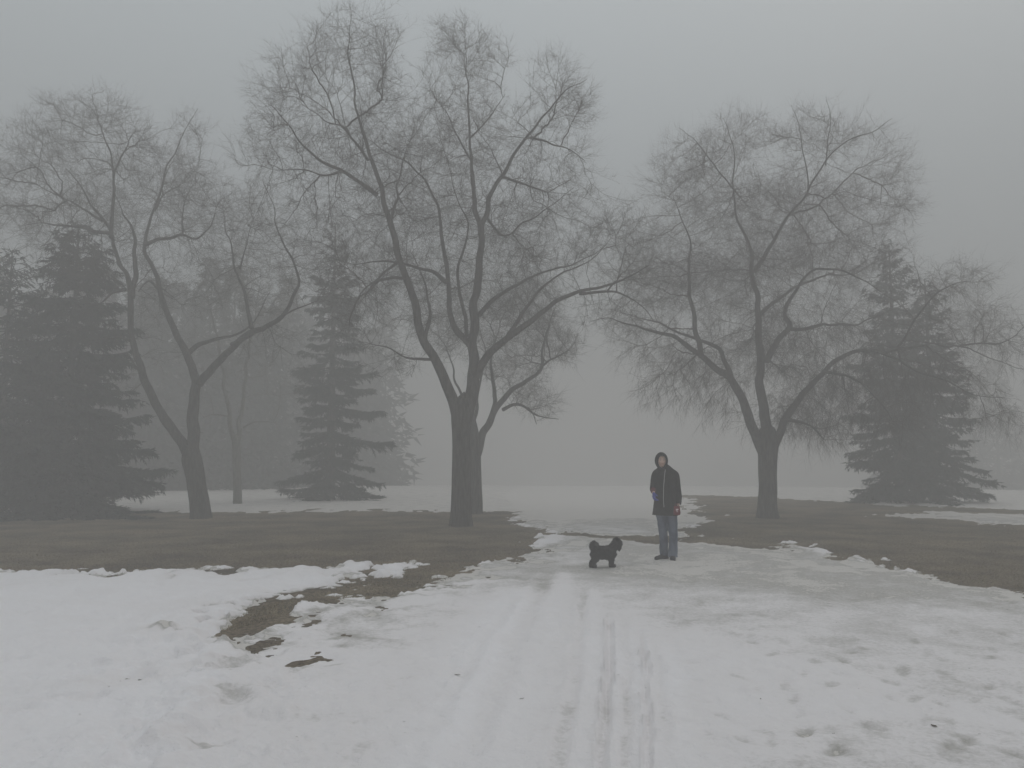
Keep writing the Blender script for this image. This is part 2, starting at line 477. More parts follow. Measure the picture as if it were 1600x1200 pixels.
ii = np.arange(nr * nc).reshape(nr, nc)
quads = np.stack([ii[:-1, :-1], ii[:-1, 1:], ii[1:, 1:], ii[1:, :-1]], -1).reshape(-1, 4)
xs4 = X[quads]
nondeg = (np.ptp(xs4[:, :2], axis=1) > 1e-6) | (np.ptp(xs4[:, 2:], axis=1) > 1e-6)
has_snow = (thick[quads] > -0.004).any(1) & nondeg
is_path = on_path[quads].mean(1) > 0.5


def sub_sheet(name, sel, m, zval, attr=None):
    q = quads[sel]
    used, inv = np.unique(q, return_inverse=True)
    me = mesh_np(name, np.stack([X[used], Y[used], zval[used]], 1), inv.reshape(-1, 4))
    if attr is not None:
        a = me.attributes.new('dirt_tone', 'FLOAT', 'POINT')
        a.data.foreach_set('value', attr[used].astype(np.float32))
        me.normals_split_custom_set_from_vertices(NR[used].tolist())
    o = link(name, me, m)
    o['kind'] = 'structure'
    return o


sub_sheet('snow', has_snow & ~is_path, M_SNOW, sz, dirt_tone)
sub_sheet('path', has_snow & is_path, M_SNOW, sz, dirt_tone)
# dead lawn sheet under everything, on every second grid line
ri = np.unique(np.r_[0:10, np.arange(10, nr, 2), nr - 60:nr]); ci = np.unique(np.r_[0:7, np.arange(7, nc - 6, 2), nc - 6:nc])
LX, LY = GX[np.ix_(ri, ci)], GY[np.ix_(ri, ci)]
LZ = ground_height(LX.ravel(), LY.ravel())
jj = np.arange(LX.size).reshape(LX.shape)
lq = np.stack([jj[:-1, :-1], jj[:-1, 1:], jj[1:, 1:], jj[1:, :-1]], -1).reshape(-1, 4)
lx4 = LX.ravel()[lq]
lq = lq[(np.ptp(lx4[:, :2], axis=1) > 1e-6) | (np.ptp(lx4[:, 2:], axis=1) > 1e-6)]
lawn = link('ground', mesh_np('ground', np.stack([LX.ravel(), LY.ravel(), LZ], 1), lq), M_LAWN)
lawn['kind'] = 'structure'


# dry grass blades and litter over the bare lawn
def bare_points(n, polys, sd_min, px_rng, py_rng, seed):
    r = np.random.default_rng(seed)
    px = r.uniform(*px_rng, n); py = r.uniform(*py_rng, n)
    u = (600 - py) / F
    z = sp + u * cp; t = -EYE / z
    x = (px - 800) / F * t; yy = (cp - u * sp) * t
    sd = np.max([sdist(p, x, yy) for p in polys], 0)
    sd = np.minimum(sd, -sdist(patch_right, x, yy))
    k = sd + 0.16 * fbm(x * 2, yy * 2, 3, 9) > sd_min
    return x[k], yy[k]


gx, gy = bare_points(170000, [bare_left, bare_right], -0.02, (-120, 1720), (805, 1000), 3)
n = len(gx)
h = rs.uniform(0.012, 0.034, n); a = rs.uniform(0, 2 * math.pi, n); lean = rs.uniform(0.01, 0.05, n)
w_ = rs.uniform(0.0025, 0.005, n)
z0 = ground_height(gx, gy)
V = np.zeros((n, 3, 3))
V[:, 0] = np.stack([gx - np.sin(a) * w_, gy + np.cos(a) * w_, z0 - 0.004], 1)
V[:, 1] = np.stack([gx + np.sin(a) * w_, gy - np.cos(a) * w_, z0 - 0.004], 1)
V[:, 2] = np.stack([gx + np.cos(a) * lean, gy + np.sin(a) * lean, z0 + h], 1)
o = link('grass', mesh_np('grass', V.reshape(-1, 3), T=np.arange(n * 3).reshape(-1, 3)), M_BLADE)
o['kind'] = 'stuff'; o['label'] = 'short dry brown grass blades on the bare lawn between the snow'; o['category'] = 'grass'


def litter(x, yy, z, size, seed):
    r = np.random.default_rng(seed)
    n = len(x)
    base = np.array([[-1, 0, 0], [-.35, -.45, .18], [.6, -.4, .05], [1.1, .05, .22], [.45, .5, .04], [-.4, .42, .2]])
    a = r.uniform(0, 6.28, n); s = size * r.uniform(0.5, 1.4, n)
    V = base[None] * s[:, None, None]
    V = V * np.stack([np.ones(n), r.uniform(0.35, 1, n), r.uniform(.3, 1.6, n)], 1)[:, None, :]
    X_ = V[..., 0] * np.cos(a)[:, None] - V[..., 1] * np.sin(a)[:, None] + x[:, None]
    Y_ = V[..., 0] * np.sin(a)[:, None] + V[..., 1] * np.cos(a)[:, None] + yy[:, None]
    Z_ = V[..., 2] + z[:, None] + 0.003
    b = np.arange(n)[:, None] * 6
    T = np.concatenate([b + np.array([[0, 1, 5]]), b + np.array([[1, 2, 4]]), b + np.array([[1, 4, 5]]), b + np.array([[2, 3, 4]])], 0)
    return mesh_np('litter', np.stack([X_, Y_, Z_], -1).reshape(-1, 3), T=T)


lx, ly = bare_points(16000, [bare_left, bare_right], 0.35, (-120, 1720), (840, 1000), 5)
m1 = litter(lx, ly, ground_height(lx, ly) + 0.008, 0.016, 4)
o = link('leaf_litter', m1, M_LITTER)
o['kind'] = 'stuff'; o['label'] = 'brown dead leaves scattered over the bare lawn'; o['category'] = 'leaf litter'


# grit and leaf scraps lying on the snow
def snow_z(x, yy):
    """height of the snow sheet by bilinear lookup in the grid"""
    fi = np.interp(yy, rows, np.arange(nr)); i0 = np.clip(np.floor(fi).astype(int), 0, nr - 2); fy = fi - i0
    s = x / np.maximum(np.abs(yy), 3.0)
    fj = np.interp(s, S, np.arange(nc)); j0 = np.clip(np.floor(fj).astype(int), 0, nc - 2); fx = fj - j0
    Z = sz.reshape(nr, nc)
    return (Z[i0, j0] * (1 - fx) + Z[i0, j0 + 1] * fx) * (1 - fy) + (Z[i0 + 1, j0] * (1 - fx) + Z[i0 + 1, j0 + 1] * fx) * fy


r = np.random.default_rng(31)
dpx = np.r_[r.uniform(850, 1500, 260), r.uniform(60, 1600, 40), r.uniform(1200, 1600, 120), 1460, 1101, 1105, 715, 932, 815]
dpy = np.r_[r.normal(872, 18, 260).clip(846, 960), r.uniform(960, 1190, 40), r.uniform(890, 960, 120), 1145, 884, 886, 1060, 849, 1101]
pp = np.array([gnd(a_, b_) for a_, b_ in zip(dpx, dpy)])
sz_ = 0.008 * np.ones(len(pp)); sz_[-6:] = 0.02
md = litter(pp[:, 0], pp[:, 1], snow_z(pp[:, 0], pp[:, 1]), sz_, 8)
o = link('debris', md, M_LITTER)
o['kind'] = 'stuff'; o['label'] = 'dark leaf scraps and grit lying on the trodden snow of the path'; o['category'] = 'debris'


# ================================================================== TREES
def frames(Dr):
    up = np.where(np.abs(Dr[:, 2:3]) > 0.9, np.array([[1., 0, 0]]), np.array([[0, 0, 1.]]))
    U = np.cross(Dr, up); U /= np.linalg.norm(U, axis=1, keepdims=True) + 1e-9
    return U, np.cross(Dr, U)


def segs_mesh(A, B, ra, rb, sides):
    """separate tapered prisms from A to B"""
    Dr = B - A; Dr = Dr / (np.linalg.norm(Dr, axis=1, keepdims=True) + 1e-9)
    U, Vv = frames(Dr)
    n = len(A); th = np.arange(sides) * 2 * math.pi / sides
    c = np.cos(th)[None, :, None]; s = np.sin(th)[None, :, None]
    ring = U[:, None] * c + Vv[:, None] * s
    V = np.concatenate([A[:, None] + ring * ra[:, None, None], B[:, None] + ring * rb[:, None, None]], 1).reshape(-1, 3)
    b = (np.arange(n) * 2 * sides)[:, None]
    k = np.arange(sides)[None]
    k2 = (k + 1) % sides
    Q = np.stack([b + k, b + k2, b + sides + k2, b + sides + k], -1).reshape(-1, 4)
    return V, Q


def spikes_mesh(A, Bm, C, ra, rb):
    """two-jointed three-sided twigs ending in a point: A -> B -> C"""
    n = len(A)
    D1 = Bm - A; D1 /= np.linalg.norm(D1, axis=1, keepdims=True) + 1e-9
    U, Vv = frames(D1)
    th = np.arange(3) * 2 * math.pi / 3
    ring = U[:, None] * np.cos(th)[None, :, None] + Vv[:, None] * np.sin(th)[None, :, None]
    V = np.concatenate([A[:, None] + ring * ra[:, None, None], Bm[:, None] + ring * rb[:, None, None], C[:, None]], 1).reshape(-1, 3)
    b = (np.arange(n) * 7)[:, None]; k = np.arange(3)[None]; k2 = (k + 1) % 3
    Q = np.stack([b + k, b + k2, b + 3 + k2, b + 3 + k], -1).reshape(-1, 4)
    T = np.stack([b + 3 + k, b + 3 + k2, b + 6 + 0 * k], -1).reshape(-1, 3)
    return V, Q, T


class Acc:
    def __init__(s): s.V = []; s.Q = []; s.T = []; s.n = 0
    def add(s, V, Q=None, T=None):
        s.V.append(V)
        if Q is not None: s.Q.append(Q + s.n)
        if T is not None: s.T.append(T + s.n)
        s.n += len(V)
    def mesh(s, name, off=None):
        V = np.concatenate(s.V)
        if off is not None: V = V - np.array(off)
        return mesh_np(name, V, np.concatenate(s.Q) if s.Q else None, np.concatenate(s.T) if s.T else None)


def catmull(P, step):
    """P: (n,k) control rows; resample smoothly"""
    P = np.asarray(P, float)
    if len(P) < 3:
        k = max(2, int(np.linalg.norm(P[1, :3] - P[0, :3]) / step) + 1)
        t = np.linspace(0, 1, k)[:, None]
        return P[0] * (1 - t) + P[1] * t
    E = np.vstack([2 * P[0] - P[1], P, 2 * P[-1] - P[-2]])
    out = []
    for i in range(1, len(E) - 2):
        k = max(1, int(round(np.linalg.norm(E[i + 1, :3] - E[i, :3]) / step)))
        for j in range(k):
            t = j / k
            out.append(0.5 * ((2 * E[i]) + (-E[i - 1] + E[i + 1]) * t + (2 * E[i - 1] - 5 * E[i] + 4 * E[i + 1] - E[i + 2]) * t * t +
                              (-E[i - 1] + 3 * E[i] - 3 * E[i + 1] + E[i + 2]) * t ** 3))
    out.append(E[-2])
    return np.array(out)


def tube(P, rad, sides=12, rough=0.06, seed=0, flare=False):
    """smooth bark-rough tube along points"""
    P = np.asarray(P); n = len(P)
    Tn = np.gradient(P, axis=0); Tn /= np.linalg.norm(Tn, axis=1, keepdims=True) + 1e-9
    U = np.zeros_like(P); u = np.cross(Tn[0], [0, 1, 0.01]); u /= np.linalg.norm(u)
    for i in range(n):
        u = u - Tn[i] * np.dot(u, Tn[i]); u /= np.linalg.norm(u) + 1e-9; U[i] = u
    Vv = np.cross(Tn, U)
    th = np.arange(sides) * 2 * math.pi / sides
    s = np.concatenate([[0], np.cumsum(np.linalg.norm(np.diff(P, axis=0), axis=1))])
    rr = rad[:, None] * (1 + rough * (2 * vnoise(th[None] * 1.9 + 0 * s[:, None] + seed, s[:, None] * 2.2 + 0 * th[None], seed) - 1)
                         + rough * 0.7 * np.cos(th[None] * 5 + seed + s[:, None] * 0.5) * (rad[:, None] > 0.1))
    if flare:
        f = np.exp(-s / 0.22)[:, None]
        rr = rr * (1 + f * (0.10 + 0.10 * np.cos(th[None] * 4 + seed) + 0.08 * np.cos(th[None] * 7 + seed * 2)))
    V = P[:, None] + U[:, None] * (np.cos(th)[None, :, None] * rr[..., None]) + Vv[:, None] * (np.sin(th)[None, :, None] * rr[..., None])
    idx = np.arange(n * sides).reshape(n, sides)
    Q = np.stack([idx[:-1], np.roll(idx[:-1], -1, 1), np.roll(idx[1:], -1, 1), idx[1:]], -1).reshape(-1, 4)
    V = V.reshape(-1, 3)
    V = np.vstack([V, P[-1] + Tn[-1] * rad[-1]])
    T = np.stack([idx[-1], np.roll(idx[-1], -1), np.full(sides, len(V) - 1)], -1)
    return V, Q, T


def bare_tree(label, cat, base_px, trunk, limbs, blobs, npts, ntwig, seed, twig_len=(0.25, 0.75), up=0.35, droop=0.0,
              bark=M_BARK, twigm=M_TWIG, group=None, bf=0.85, tw_r=0.0020, name='bare_tree', nsec=260):
    """trunk/limbs: lists of (px, py, depth offset, radius in px) rows traced from the tree"""
    r = np.random.default_rng(seed)
    bx, by = gnd(*base_px)
    Yb = by
    sc = Yb / F
    root = thing(name, (bx, by, 0), label, cat, group)

    def conv(rowsx):
        return np.array([[*at(p[0], p[1], Yb + p[2]), p[3] * sc] for p in rowsx])

    tp = conv(trunk)
    tp[0, 2] = -0.08
    tp = catmull(tp, 0.07)
    V, Q, T = tube(tp[:, :3], tp[:, 3], 22, 0.07, seed, flare=True)
    acc = Acc(); acc.add(V, Q, T)
    link('trunk', acc.mesh('trunk', (bx, by, 0)), bark, root)
    nodes = [tp[len(tp) // 2:, :3]]; nrad = [tp[len(tp) // 2:, 3]]; plen = [np.full(len(tp) - len(tp) // 2, 3.0)]
    for li, L in enumerate(limbs):
        cps = conv(L)
        lp = catmull(cps, 0.10)
        sL = np.arange(len(lp)) * 0.10
        for ax_ in range(3):
            kn = 0.11 * (vnoise(sL * 0.9 + 7.1 * ax_, sL * 0 + li * 3.3, seed) - .5) + 0.085 * (vnoise(sL * 2.4 + 3.1 * ax_, sL * 0 + li * 1.7, seed + 5) - .5)
            lp[:, ax_] += (kn - kn[0]) * np.clip(sL / 0.6, 0, 1)
        lp[:, 3] = np.maximum(lp[:, 3] * (0.90 - 0.42 * np.linspace(0, 1, len(lp)) ** 0.8), 0.004)
        V, Q, T = tube(lp[:, :3], lp[:, 3], 12 if lp[0, 3] > 0.06 else 8, 0.10, seed + li)
        acc = Acc(); acc.add(V, Q, T)
        link('limb', acc.mesh('limb', (bx, by, 0)), bark, root)
        sub = lp[1::2]
        nodes.append(sub[:, :3]); nrad.append(sub[:, 3])
        plen.append(1.5 + np.arange(len(sub)) * 0.05)
    NP = np.concatenate(nodes); NRd = np.concatenate(nrad); PL = np.concatenate(plen)
    M0 = len(NP)
    # attraction points in the crown volume
    bl = []
    for b_ in blobs:
        c = at(b_[0], b_[1], Yb + b_[4]); s_l = (Yb + b_[4]) / F
        bl.append([*c, b_[2] * s_l, b_[5], b_[3] * s_l, b_[6] if len(b_) > 6 else 1.0])
    bl = np.array(bl)
    wgt = (bl[:, 3] * bl[:, 4] * bl[:, 5]) ** 0.75 * bl[:, 6]; wgt /= wgt.sum()
    k = r.choice(len(bl), npts, p=wgt)
    dd = r.normal(size=(npts, 3)); dd /= np.linalg.norm(dd, axis=1, keepdims=True)
    rad = r.uniform(0, 1, npts) ** (1 / 2.4) * (1 + 0.10 * r.normal(size=npts))
    pts = bl[k, :3] + dd * rad[:, None] * bl[k, 3:6]
    pts = pts[pts[:, 2] > 0.9]
    npts = len(pts)
    # two greedy spanning trees (distance + bf * path length): first a few long secondary
    # branches, cut into short pieces, then the fine branches onto all of it
    def span(P0, PL0, pts, bf):
        n0, n = len(P0), len(pts)
        allp = np.zeros((n0 + n, 3)); allp[:n0] = P0
        par = np.full(n0 + n, -1); pl = np.zeros(n0 + n); pl[:n0] = PL0
        best = np.full(n, 1e9); bpar = np.zeros(n, int)
        for c0 in range(0, n0, 64):
            c1 = min(n0, c0 + 64)
            d = np.linalg.norm(pts[:, None] - P0[None, c0:c1], axis=2)
            cst = d + bf * (pl[None, c0:c1] + d)
            j = cst.argmin(1); v = cst[np.arange(n), j]
            mm = v < best
            best = np.where(mm, v, best); bpar = np.where(mm, j + c0, bpar)
        done = np.zeros(n, bool)
        nn = n0
        for it in range(n):
            i = int(np.argmin(best)); p = bpar[i]
            allp[nn] = pts[i]; par[nn] = p
            pl[nn] = pl[p] + np.linalg.norm(pts[i] - allp[p])
            best[i] = 1e9; done[i] = True
            d = np.linalg.norm(pts - allp[nn], axis=1)
            cst = d + bf * (pl[nn] + d)
            mm = (cst < best) & ~done
            best[mm] = cst[mm]; bpar[mm] = nn
            nn += 1
        return allp, par, pl
    n1st = min(nsec, npts // 4)
    s_p, s_par, s_pl = span(NP, PL, pts[:n1st], 0.9)
    P1 = [p for p in NP]; R1 = list(PL); par1 = [-1] * M0
    endidx = {i: i for i in range(M0)}
    for i in range(M0, len(s_p)):
        a0 = endidx[s_par[i]]; A0 = P1[a0]; B0 = s_p[i]
        Ls = np.linalg.norm(B0 - A0); k_ = max(1, int(Ls / 0.22))
        bow = r.normal(0, 0.07, 3) * Ls; bow[2] += (0.10 - 0.16 * droop) * Ls
        kk = r.normal(0, 0.018, (k_, 3)); last = a0; dl = s_pl[i] - Ls
        for q_ in range(1, k_ + 1):
            t_ = q_ / k_
            P1.append(A0 + (B0 - A0) * t_ + bow * 4 * t_ * (1 - t_) * 0.5 + kk[q_ - 1] * (q_ < k_))
            R1.append(dl + Ls * t_); par1.append(last); last = len(P1) - 1
        endidx[i] = last
    P1 = np.array(P1); par1 = np.array(par1); M1 = len(P1)
    allp, par, pl = span(P1, np.array(R1) * 0.6, pts[n1st:], bf)
    par[:M1] = par1
    nn = len(allp)
    # pipe-model radii
    acc_r = np.zeros(nn)
    for i in range(nn - 1, M0 - 1, -1):
        if acc_r[i] == 0: acc_r[i] = 0.0031 ** 2.2
        acc_r[par[i]] += acc_r[i]
    rad = acc_r ** (1 / 2.2)
    rad[:M0] = NRd
    # relax interior points a little for smoother runs
    first = np.full(nn, -1)
    bigkid = np.zeros(nn)
    for i in range(M0, nn):
        if acc_r[i] > bigkid[par[i]]:
            bigkid[par[i]] = acc_r[i]; first[par[i]] = i
    for _ in range(4):
        m = np.arange(M1, nn); m = m[first[m] >= 0]
        allp[m] = 0.5 * allp[m] + 0.25 * (allp[par[m]] + allp[first[m]])
    ch = np.arange(M0, nn); pa = par[ch]
    A = allp[pa]; B = allp[ch]
    L = np.linalg.norm(B - A, axis=1, keepdims=True)
    rb = rad[ch]; ra = np.minimum(rad[pa] * 0.85, rb * 1.35)
    # each edge bent at two inner points; leave the parent along its own direction
    grand = par[pa]
    pdir = np.where((grand >= 0)[:, None], A - allp[np.maximum(grand, 0)], B - A)
    pdir /= np.linalg.norm(pdir, axis=1, keepdims=True) + 1e-9
    m1_ = A + (B - A) * 0.33 + pdir * L * 0.10 + r.normal(0, 0.05, A.shape) * L
    m2_ = A + (B - A) * 0.68 + pdir * L * 0.06 + r.normal(0, 0.06, A.shape) * L
    crown = Acc()
    big = rb > 0.014
    r1 = ra + (rb - ra) * .33; r2 = ra + (rb - ra) * .68
    mh_ = (m1_ + m2_) / 2; rh = (r1 + r2) / 2
    for sel, sd_, chain in ((big, 6, ((A, m1_, ra, r1), (m1_, m2_, r1, r2), (m2_, B, r2, rb))), (~big, 3, ((A, mh_, ra, rh), (mh_, B, rh, rb)))):
        if not sel.any(): continue
        for (P0, P1, q0, q1) in chain:
            V, Q = segs_mesh(P0[sel], P1[sel], q0[sel], q1[sel], sd_)
            crown.add(V, Q)
    # twigs along thin edges
    thin = np.where(rb < 0.03)[0]
    e = r.choice(thin, ntwig, p=None)
    t = r.uniform(0.1, 1.0, ntwig)[:, None]
    tb = t
    base_big = np.where(t < 0.33, A[e] + (m1_[e] - A[e]) * t / 0.33,
                    np.where(t < 0.68, m1_[e] + (m2_[e] - m1_[e]) * (t - .33) / .35, m2_[e] + (B[e] - m2_[e]) * (t - .68) / .32))
    base_thin = np.where(t < 0.5, A[e] + (mh_[e] - A[e]) * t / 0.5, mh_[e] + (B[e] - mh_[e]) * (t - .5) / .5)
    base = np.where(big[e][:, None], base_big, base_thin)
    ed = (B - A)[e]; ed /= np.linalg.norm(ed, axis=1, keepdims=True) + 1e-9
    cc = bl[:, :3].mean(0)
    out = base - cc; out /= np.linalg.norm(out, axis=1, keepdims=True) + 1e-9
    rnd = r.normal(size=(ntwig, 3)); rnd /= np.linalg.norm(rnd, axis=1, keepdims=True)
    zrel = (base[:, 2] - bl[:, 2].min()) / (np.ptp(bl[:, 2]) + 1e-6)
    zz = up - droop * np.clip(1.1 - zrel * 1.3, 0, 1)
    dirn = ed * 0.50 + rnd * 0.80 + out * 0.25; dirn[:, 2] += zz
    dirn /= np.linalg.norm(dirn, axis=1, keepdims=True)
    ln = r.uniform(*twig_len, ntwig)[:, None] * np.where(r.uniform(size=ntwig) < 0.3, 0.5, 1)[:, None]
    mid = base + dirn * ln * 0.5 + r.normal(0, 0.04, base.shape) * ln
    d2 = dirn + r.normal(0, 0.22, base.shape); d2[:, 2] += zz * 0.5
    d2 /= np.linalg.norm(d2, axis=1, keepdims=True)
    end = mid + d2 * ln * 0.5
    q0 = np.full(ntwig, tw_r) * r.uniform(0.8, 1.25, ntwig)
    def spikes(b0, e0, rr_):
        n_ = len(b0)
        dd_ = (e0 - b0) / (np.linalg.norm(e0 - b0, axis=1, keepdims=True) + 1e-9)
        U_, W_ = frames(dd_); th3 = np.arange(3) * 2 * math.pi / 3
        rg = (U_[:, None] * np.cos(th3)[None, :, None] + W_[:, None] * np.sin(th3)[None, :, None]) * rr_[:, None, None]
        V = np.concatenate([b0[:, None] + rg, e0[:, None]], 1).reshape(-1, 3)
        bb_ = (np.arange(n_) * 4)[:, None]; k3 = np.arange(3)[None]
        crown.add(V, None, np.stack([bb_ + k3, bb_ + (k3 + 1) % 3, bb_ + 3 + 0 * k3], -1).reshape(-1, 3))
    end = base + dirn * ln
    mid = (base + end) / 2
    spikes(base, end, q0)
    # side twigs: half as long, leaving from the twigs' joints
    n2_ = int(ntwig * 5.0)
    k2 = r.choice(ntwig, n2_, replace=True)
    b2 = base[k2] + (end[k2] - base[k2]) * r.uniform(0.1, 0.8, (n2_, 1))
    dd = dirn[k2] * 0.80 + r.normal(0, 0.50, (n2_, 3)); dd[:, 2] += zz[k2] * 0.4
    dd /= np.linalg.norm(dd, axis=1, keepdims=True)
    l2 = ln[k2] * r.uniform(0.35, 0.95, (n2_, 1))
    e2 = b2 + dd * l2
    spikes(b2, e2, q0[k2] * 0.72)
    link('crown', crown.mesh('crown', (bx, by, 0)), twigm, root)
    return root


# --- central tree
B_trunk = [(721, 824, 0, 16.5), (721, 800, 0, 15.5), (721, 740, 0, 14.5), (721, 685, 0, 14), (722, 648, 0, 16.5), (724, 625, 0, 13.5)]
B_limbs = [
    [(718, 660, 0, 10), (702, 615, -.1, 9.5), (683, 570, -.3, 9), (655, 510, -.6, 8), (633, 440, -.8, 7.5), (613, 370, -1, 6.5), (598, 325, -1.1, 6), (582, 270, -1.2, 5), (568, 225, -1.2, 4.2), (558, 180, -1.2, 3.2), (548, 120, -1.1, 2.2), (541, 60, -1, 1.2), (546, 22, -1, .6)],
    [(590, 305, -1.1, 4.2), (565, 288, -1.3, 3.8), (535, 268, -1.6, 3.4), (505, 250, -1.9, 3), (478, 228, -2.2, 2.4), (455, 200, -2.4, 1.8), (425, 162, -2.6, 1)],
    [(535, 268, -1.6, 2.4), (505, 272, -1.7, 1.8), (470, 262, -1.9, 1.4), (425, 262, -2.2, .8)],
    [(575, 250, -1.2, 3), (555, 225, -.9, 2.5), (535, 200, -.6, 2), (510, 185, -.3, 1.6), (470, 165, 0, 1)],
    [(726, 660, 0, 13), (737, 612, 0, 12), (742, 570, .1, 10.5), (738, 530, .1, 9.5), (740, 480, .2, 9), (746, 430, .2, 8.2), (751, 385, .3, 7.4), (755, 350, .3, 6.6), (768, 305, .2, 5.6), (790, 265, 0, 5), (815, 225, -.2, 4.2), (840, 190, -.4, 3.2), (862, 168, -.5, 2.4), (888, 140, -.6, 1.6), (915, 118, -.7, .8)],
    [(752, 372, .3, 5), (744, 330, .5, 5), (738, 290, .7, 4.4), (735, 240, .9, 3.6), (732, 180, 1, 2.8), (730, 120, 1.1, 2), (727, 62, 1.2, .8)],
    [(738, 545, .1, 6.5), (718, 512, .3, 6), (706, 470, .6, 5.4), (700, 430, .8, 5), (696, 388, .9, 4.6), (690, 345, 1.1, 4.2), (683, 312, 1.2, 3.6), (668, 282, 1.3, 3.2), (645, 258, 1.5, 2.8), (620, 238, 1.6, 2.2), (590, 224, 1.8, 1.5), (560, 200, 2, .8)],
    [(730, 525, .1, 4), (722, 485, -.3, 3.6), (716, 450, -.6, 3.2), (712, 410, -.8, 2.8), (722, 372, -1, 2.4), (724, 345, -1.2, 2), (710, 312, -1.4, 1.6), (700, 270, -1.6, 1)],
    [(743, 590, 0, 7.5), (752, 570, -.1, 7), (775, 545, -.3, 6.6), (805, 520, -.5, 6.2), (840, 495, -.7, 5.6), (872, 474, -.9, 5), (905, 458, -1.1, 4.3), (940, 448, -1.3, 3.5), (975, 436, -1.5, 2.6), (1012, 418, -1.7, 1.4)],
    [(905, 459, -1.1, 3), (935, 460, -1.2, 2.6), (975, 462, -1.5, 2), (1005, 480, -1.7, 1.2), (1020, 500, -1.8, .8)],
    [(748, 492, .1, 4.6), (768, 472, .4, 4), (800, 448, .7, 3.6), (830, 432, .9, 3), (870, 420, 1.1, 2.4), (910, 408, 1.3, 1.8), (945, 385, 1.5, 1)],
    [(785, 538, -.3, 4), (803, 508, 0, 3.8), (822, 480, .3, 3.4), (845, 455, .6, 3), (880, 428, .9, 2.4), (925, 405, 1.2, 1.6), (955, 370, 1.4, .8)],
    [(698, 442, .8, 4), (678, 427, .6, 3.8), (655, 420, .2, 3.2), (625, 412, -.2, 2.8), (590, 410, -.6, 2.2), (552, 414, -.9, 1.4), (520, 405, -1, .8)],
    [(627, 435, -.8, 3.2), (605, 432, -1.2, 2.8), (580, 445, -1.6, 2.4), (562, 468, -1.9, 1.8), (554, 505, -2, 1)],
    [(622, 410, -.8, 2.8), (595, 428, -.4, 2.4), (568, 452, -.1, 2), (548, 490, .2, 1.2)],
    [(678, 562, -.3, 3), (655, 560, -.5, 2.6), (625, 553, -.8, 2), (600, 540, -1, 1.4), (572, 530, -1.2, .8)],
    [(664, 528, -.5, 4), (668, 495, -.2, 3.4), (664, 462, .1, 2.8), (655, 432, .3, 2.2), (640, 400, .5, 1.4)],
    [(783, 275, 0, 3), (820, 290, .3, 2.4), (855, 300, .6, 1.8), (895, 280, .9, 1)],
    [(828, 215, -.3, 2.6), (856, 222, -.5, 2), (888, 230, -.8, 1.4), (915, 250, -1, .8)],
    [(760, 340, .3, 3), (790, 372, -.3, 2.4), (825, 350, -.8, 2), (862, 330, -1.2, 1.4), (900, 300, -1.5, .8)],
    [(608, 350, -1, 3), (622, 320, -.6, 2.6), (626, 285, -.2, 2.2), (640, 240, 0, 1.6), (650, 200, .2, 1)],
    [(736, 250, .9, 2), (712, 215, .7, 1.6), (690, 170, .6, 1), (672, 140, .6, .6)],
    [(735, 215, .9, 2), (762, 190, .7, 1.6), (790, 150, .6, .8)],
]
B_blobs = [
    (548, 72, 72, 62, -1, 1.1, 1.3), (500, 70, 38, 40, -1, .7, 1.2), (600, 70, 38, 50, -.8, .8, 1.2), (478, 128, 72, 60, -1.2, 1.1, 1.2), (428, 160, 42, 50, -1.6, .8, 1.2), (425, 235, 62, 60, -2, 1.1, 1), (590, 140, 48, 60, -.9, 1, 1),
    (725, 78, 62, 48, 1, 1, 1.3), (700, 60, 38, 30, 1, .7, 1), (770, 90, 35, 40, 1, .7, 1), (722, 150, 78, 60, .8, 1.1, 1), (690, 215, 80, 60, .6, 1.4, 1), (860, 112, 44, 46, -.5, .8, 1.2), (903, 160, 42, 52, -.6, .8, 1.2), (858, 175, 60, 50, -.3, .9, 1), (905, 250, 40, 40, -.6, .7, .6),
    (790, 225, 80, 60, 0, 1.3, 1), (600, 250, 100, 75, -.3, 2, 1), (500, 230, 80, 60, -1.6, 1.4, 1), (480, 330, 90, 60, -1.2, 1.8, .9), (600, 350, 110, 70, .6, 2, .9),
    (720, 310, 120, 80, -.2, 2.4, 1), (860, 290, 75, 60, .6, 1.4, 1), (840, 370, 110, 70, .8, 2, 1), (950, 345, 70, 50, .6, 1.4, .7), (960, 400, 90, 60, -.6, 1.6, .6), (1010, 430, 60, 60, -1.4, 1.1, .5), (940, 490, 70, 35, -1.2, 1, .6),
    (600, 450, 90, 70, -1, 1.8, 1), (560, 480, 60, 70, -1, 1.3, .9), (690, 440, 90, 60, 1, 1.6, .5), (800, 430, 80, 60, -1, 1.5, .7), (840, 480, 80, 50, .6, 1.4, .7), (610, 560, 65, 35, -1, 1, .5), (520, 410, 70, 60, -.4, 1.4, .8), (700, 390, 190, 110, 0, 2.8, .8), (640, 230, 170, 110, 0, 2.4, .6), (700, 490, 130, 60, 0, 2.0, .4)]
bare_tree('tallest bare tree, thick trunk left of the path forking into upright limbs', 'tree', (718, 822), B_trunk, B_limbs, B_blobs,
          7600, 24000, 101, (0.20, 0.62), up=0.15, tw_r=0.0019)

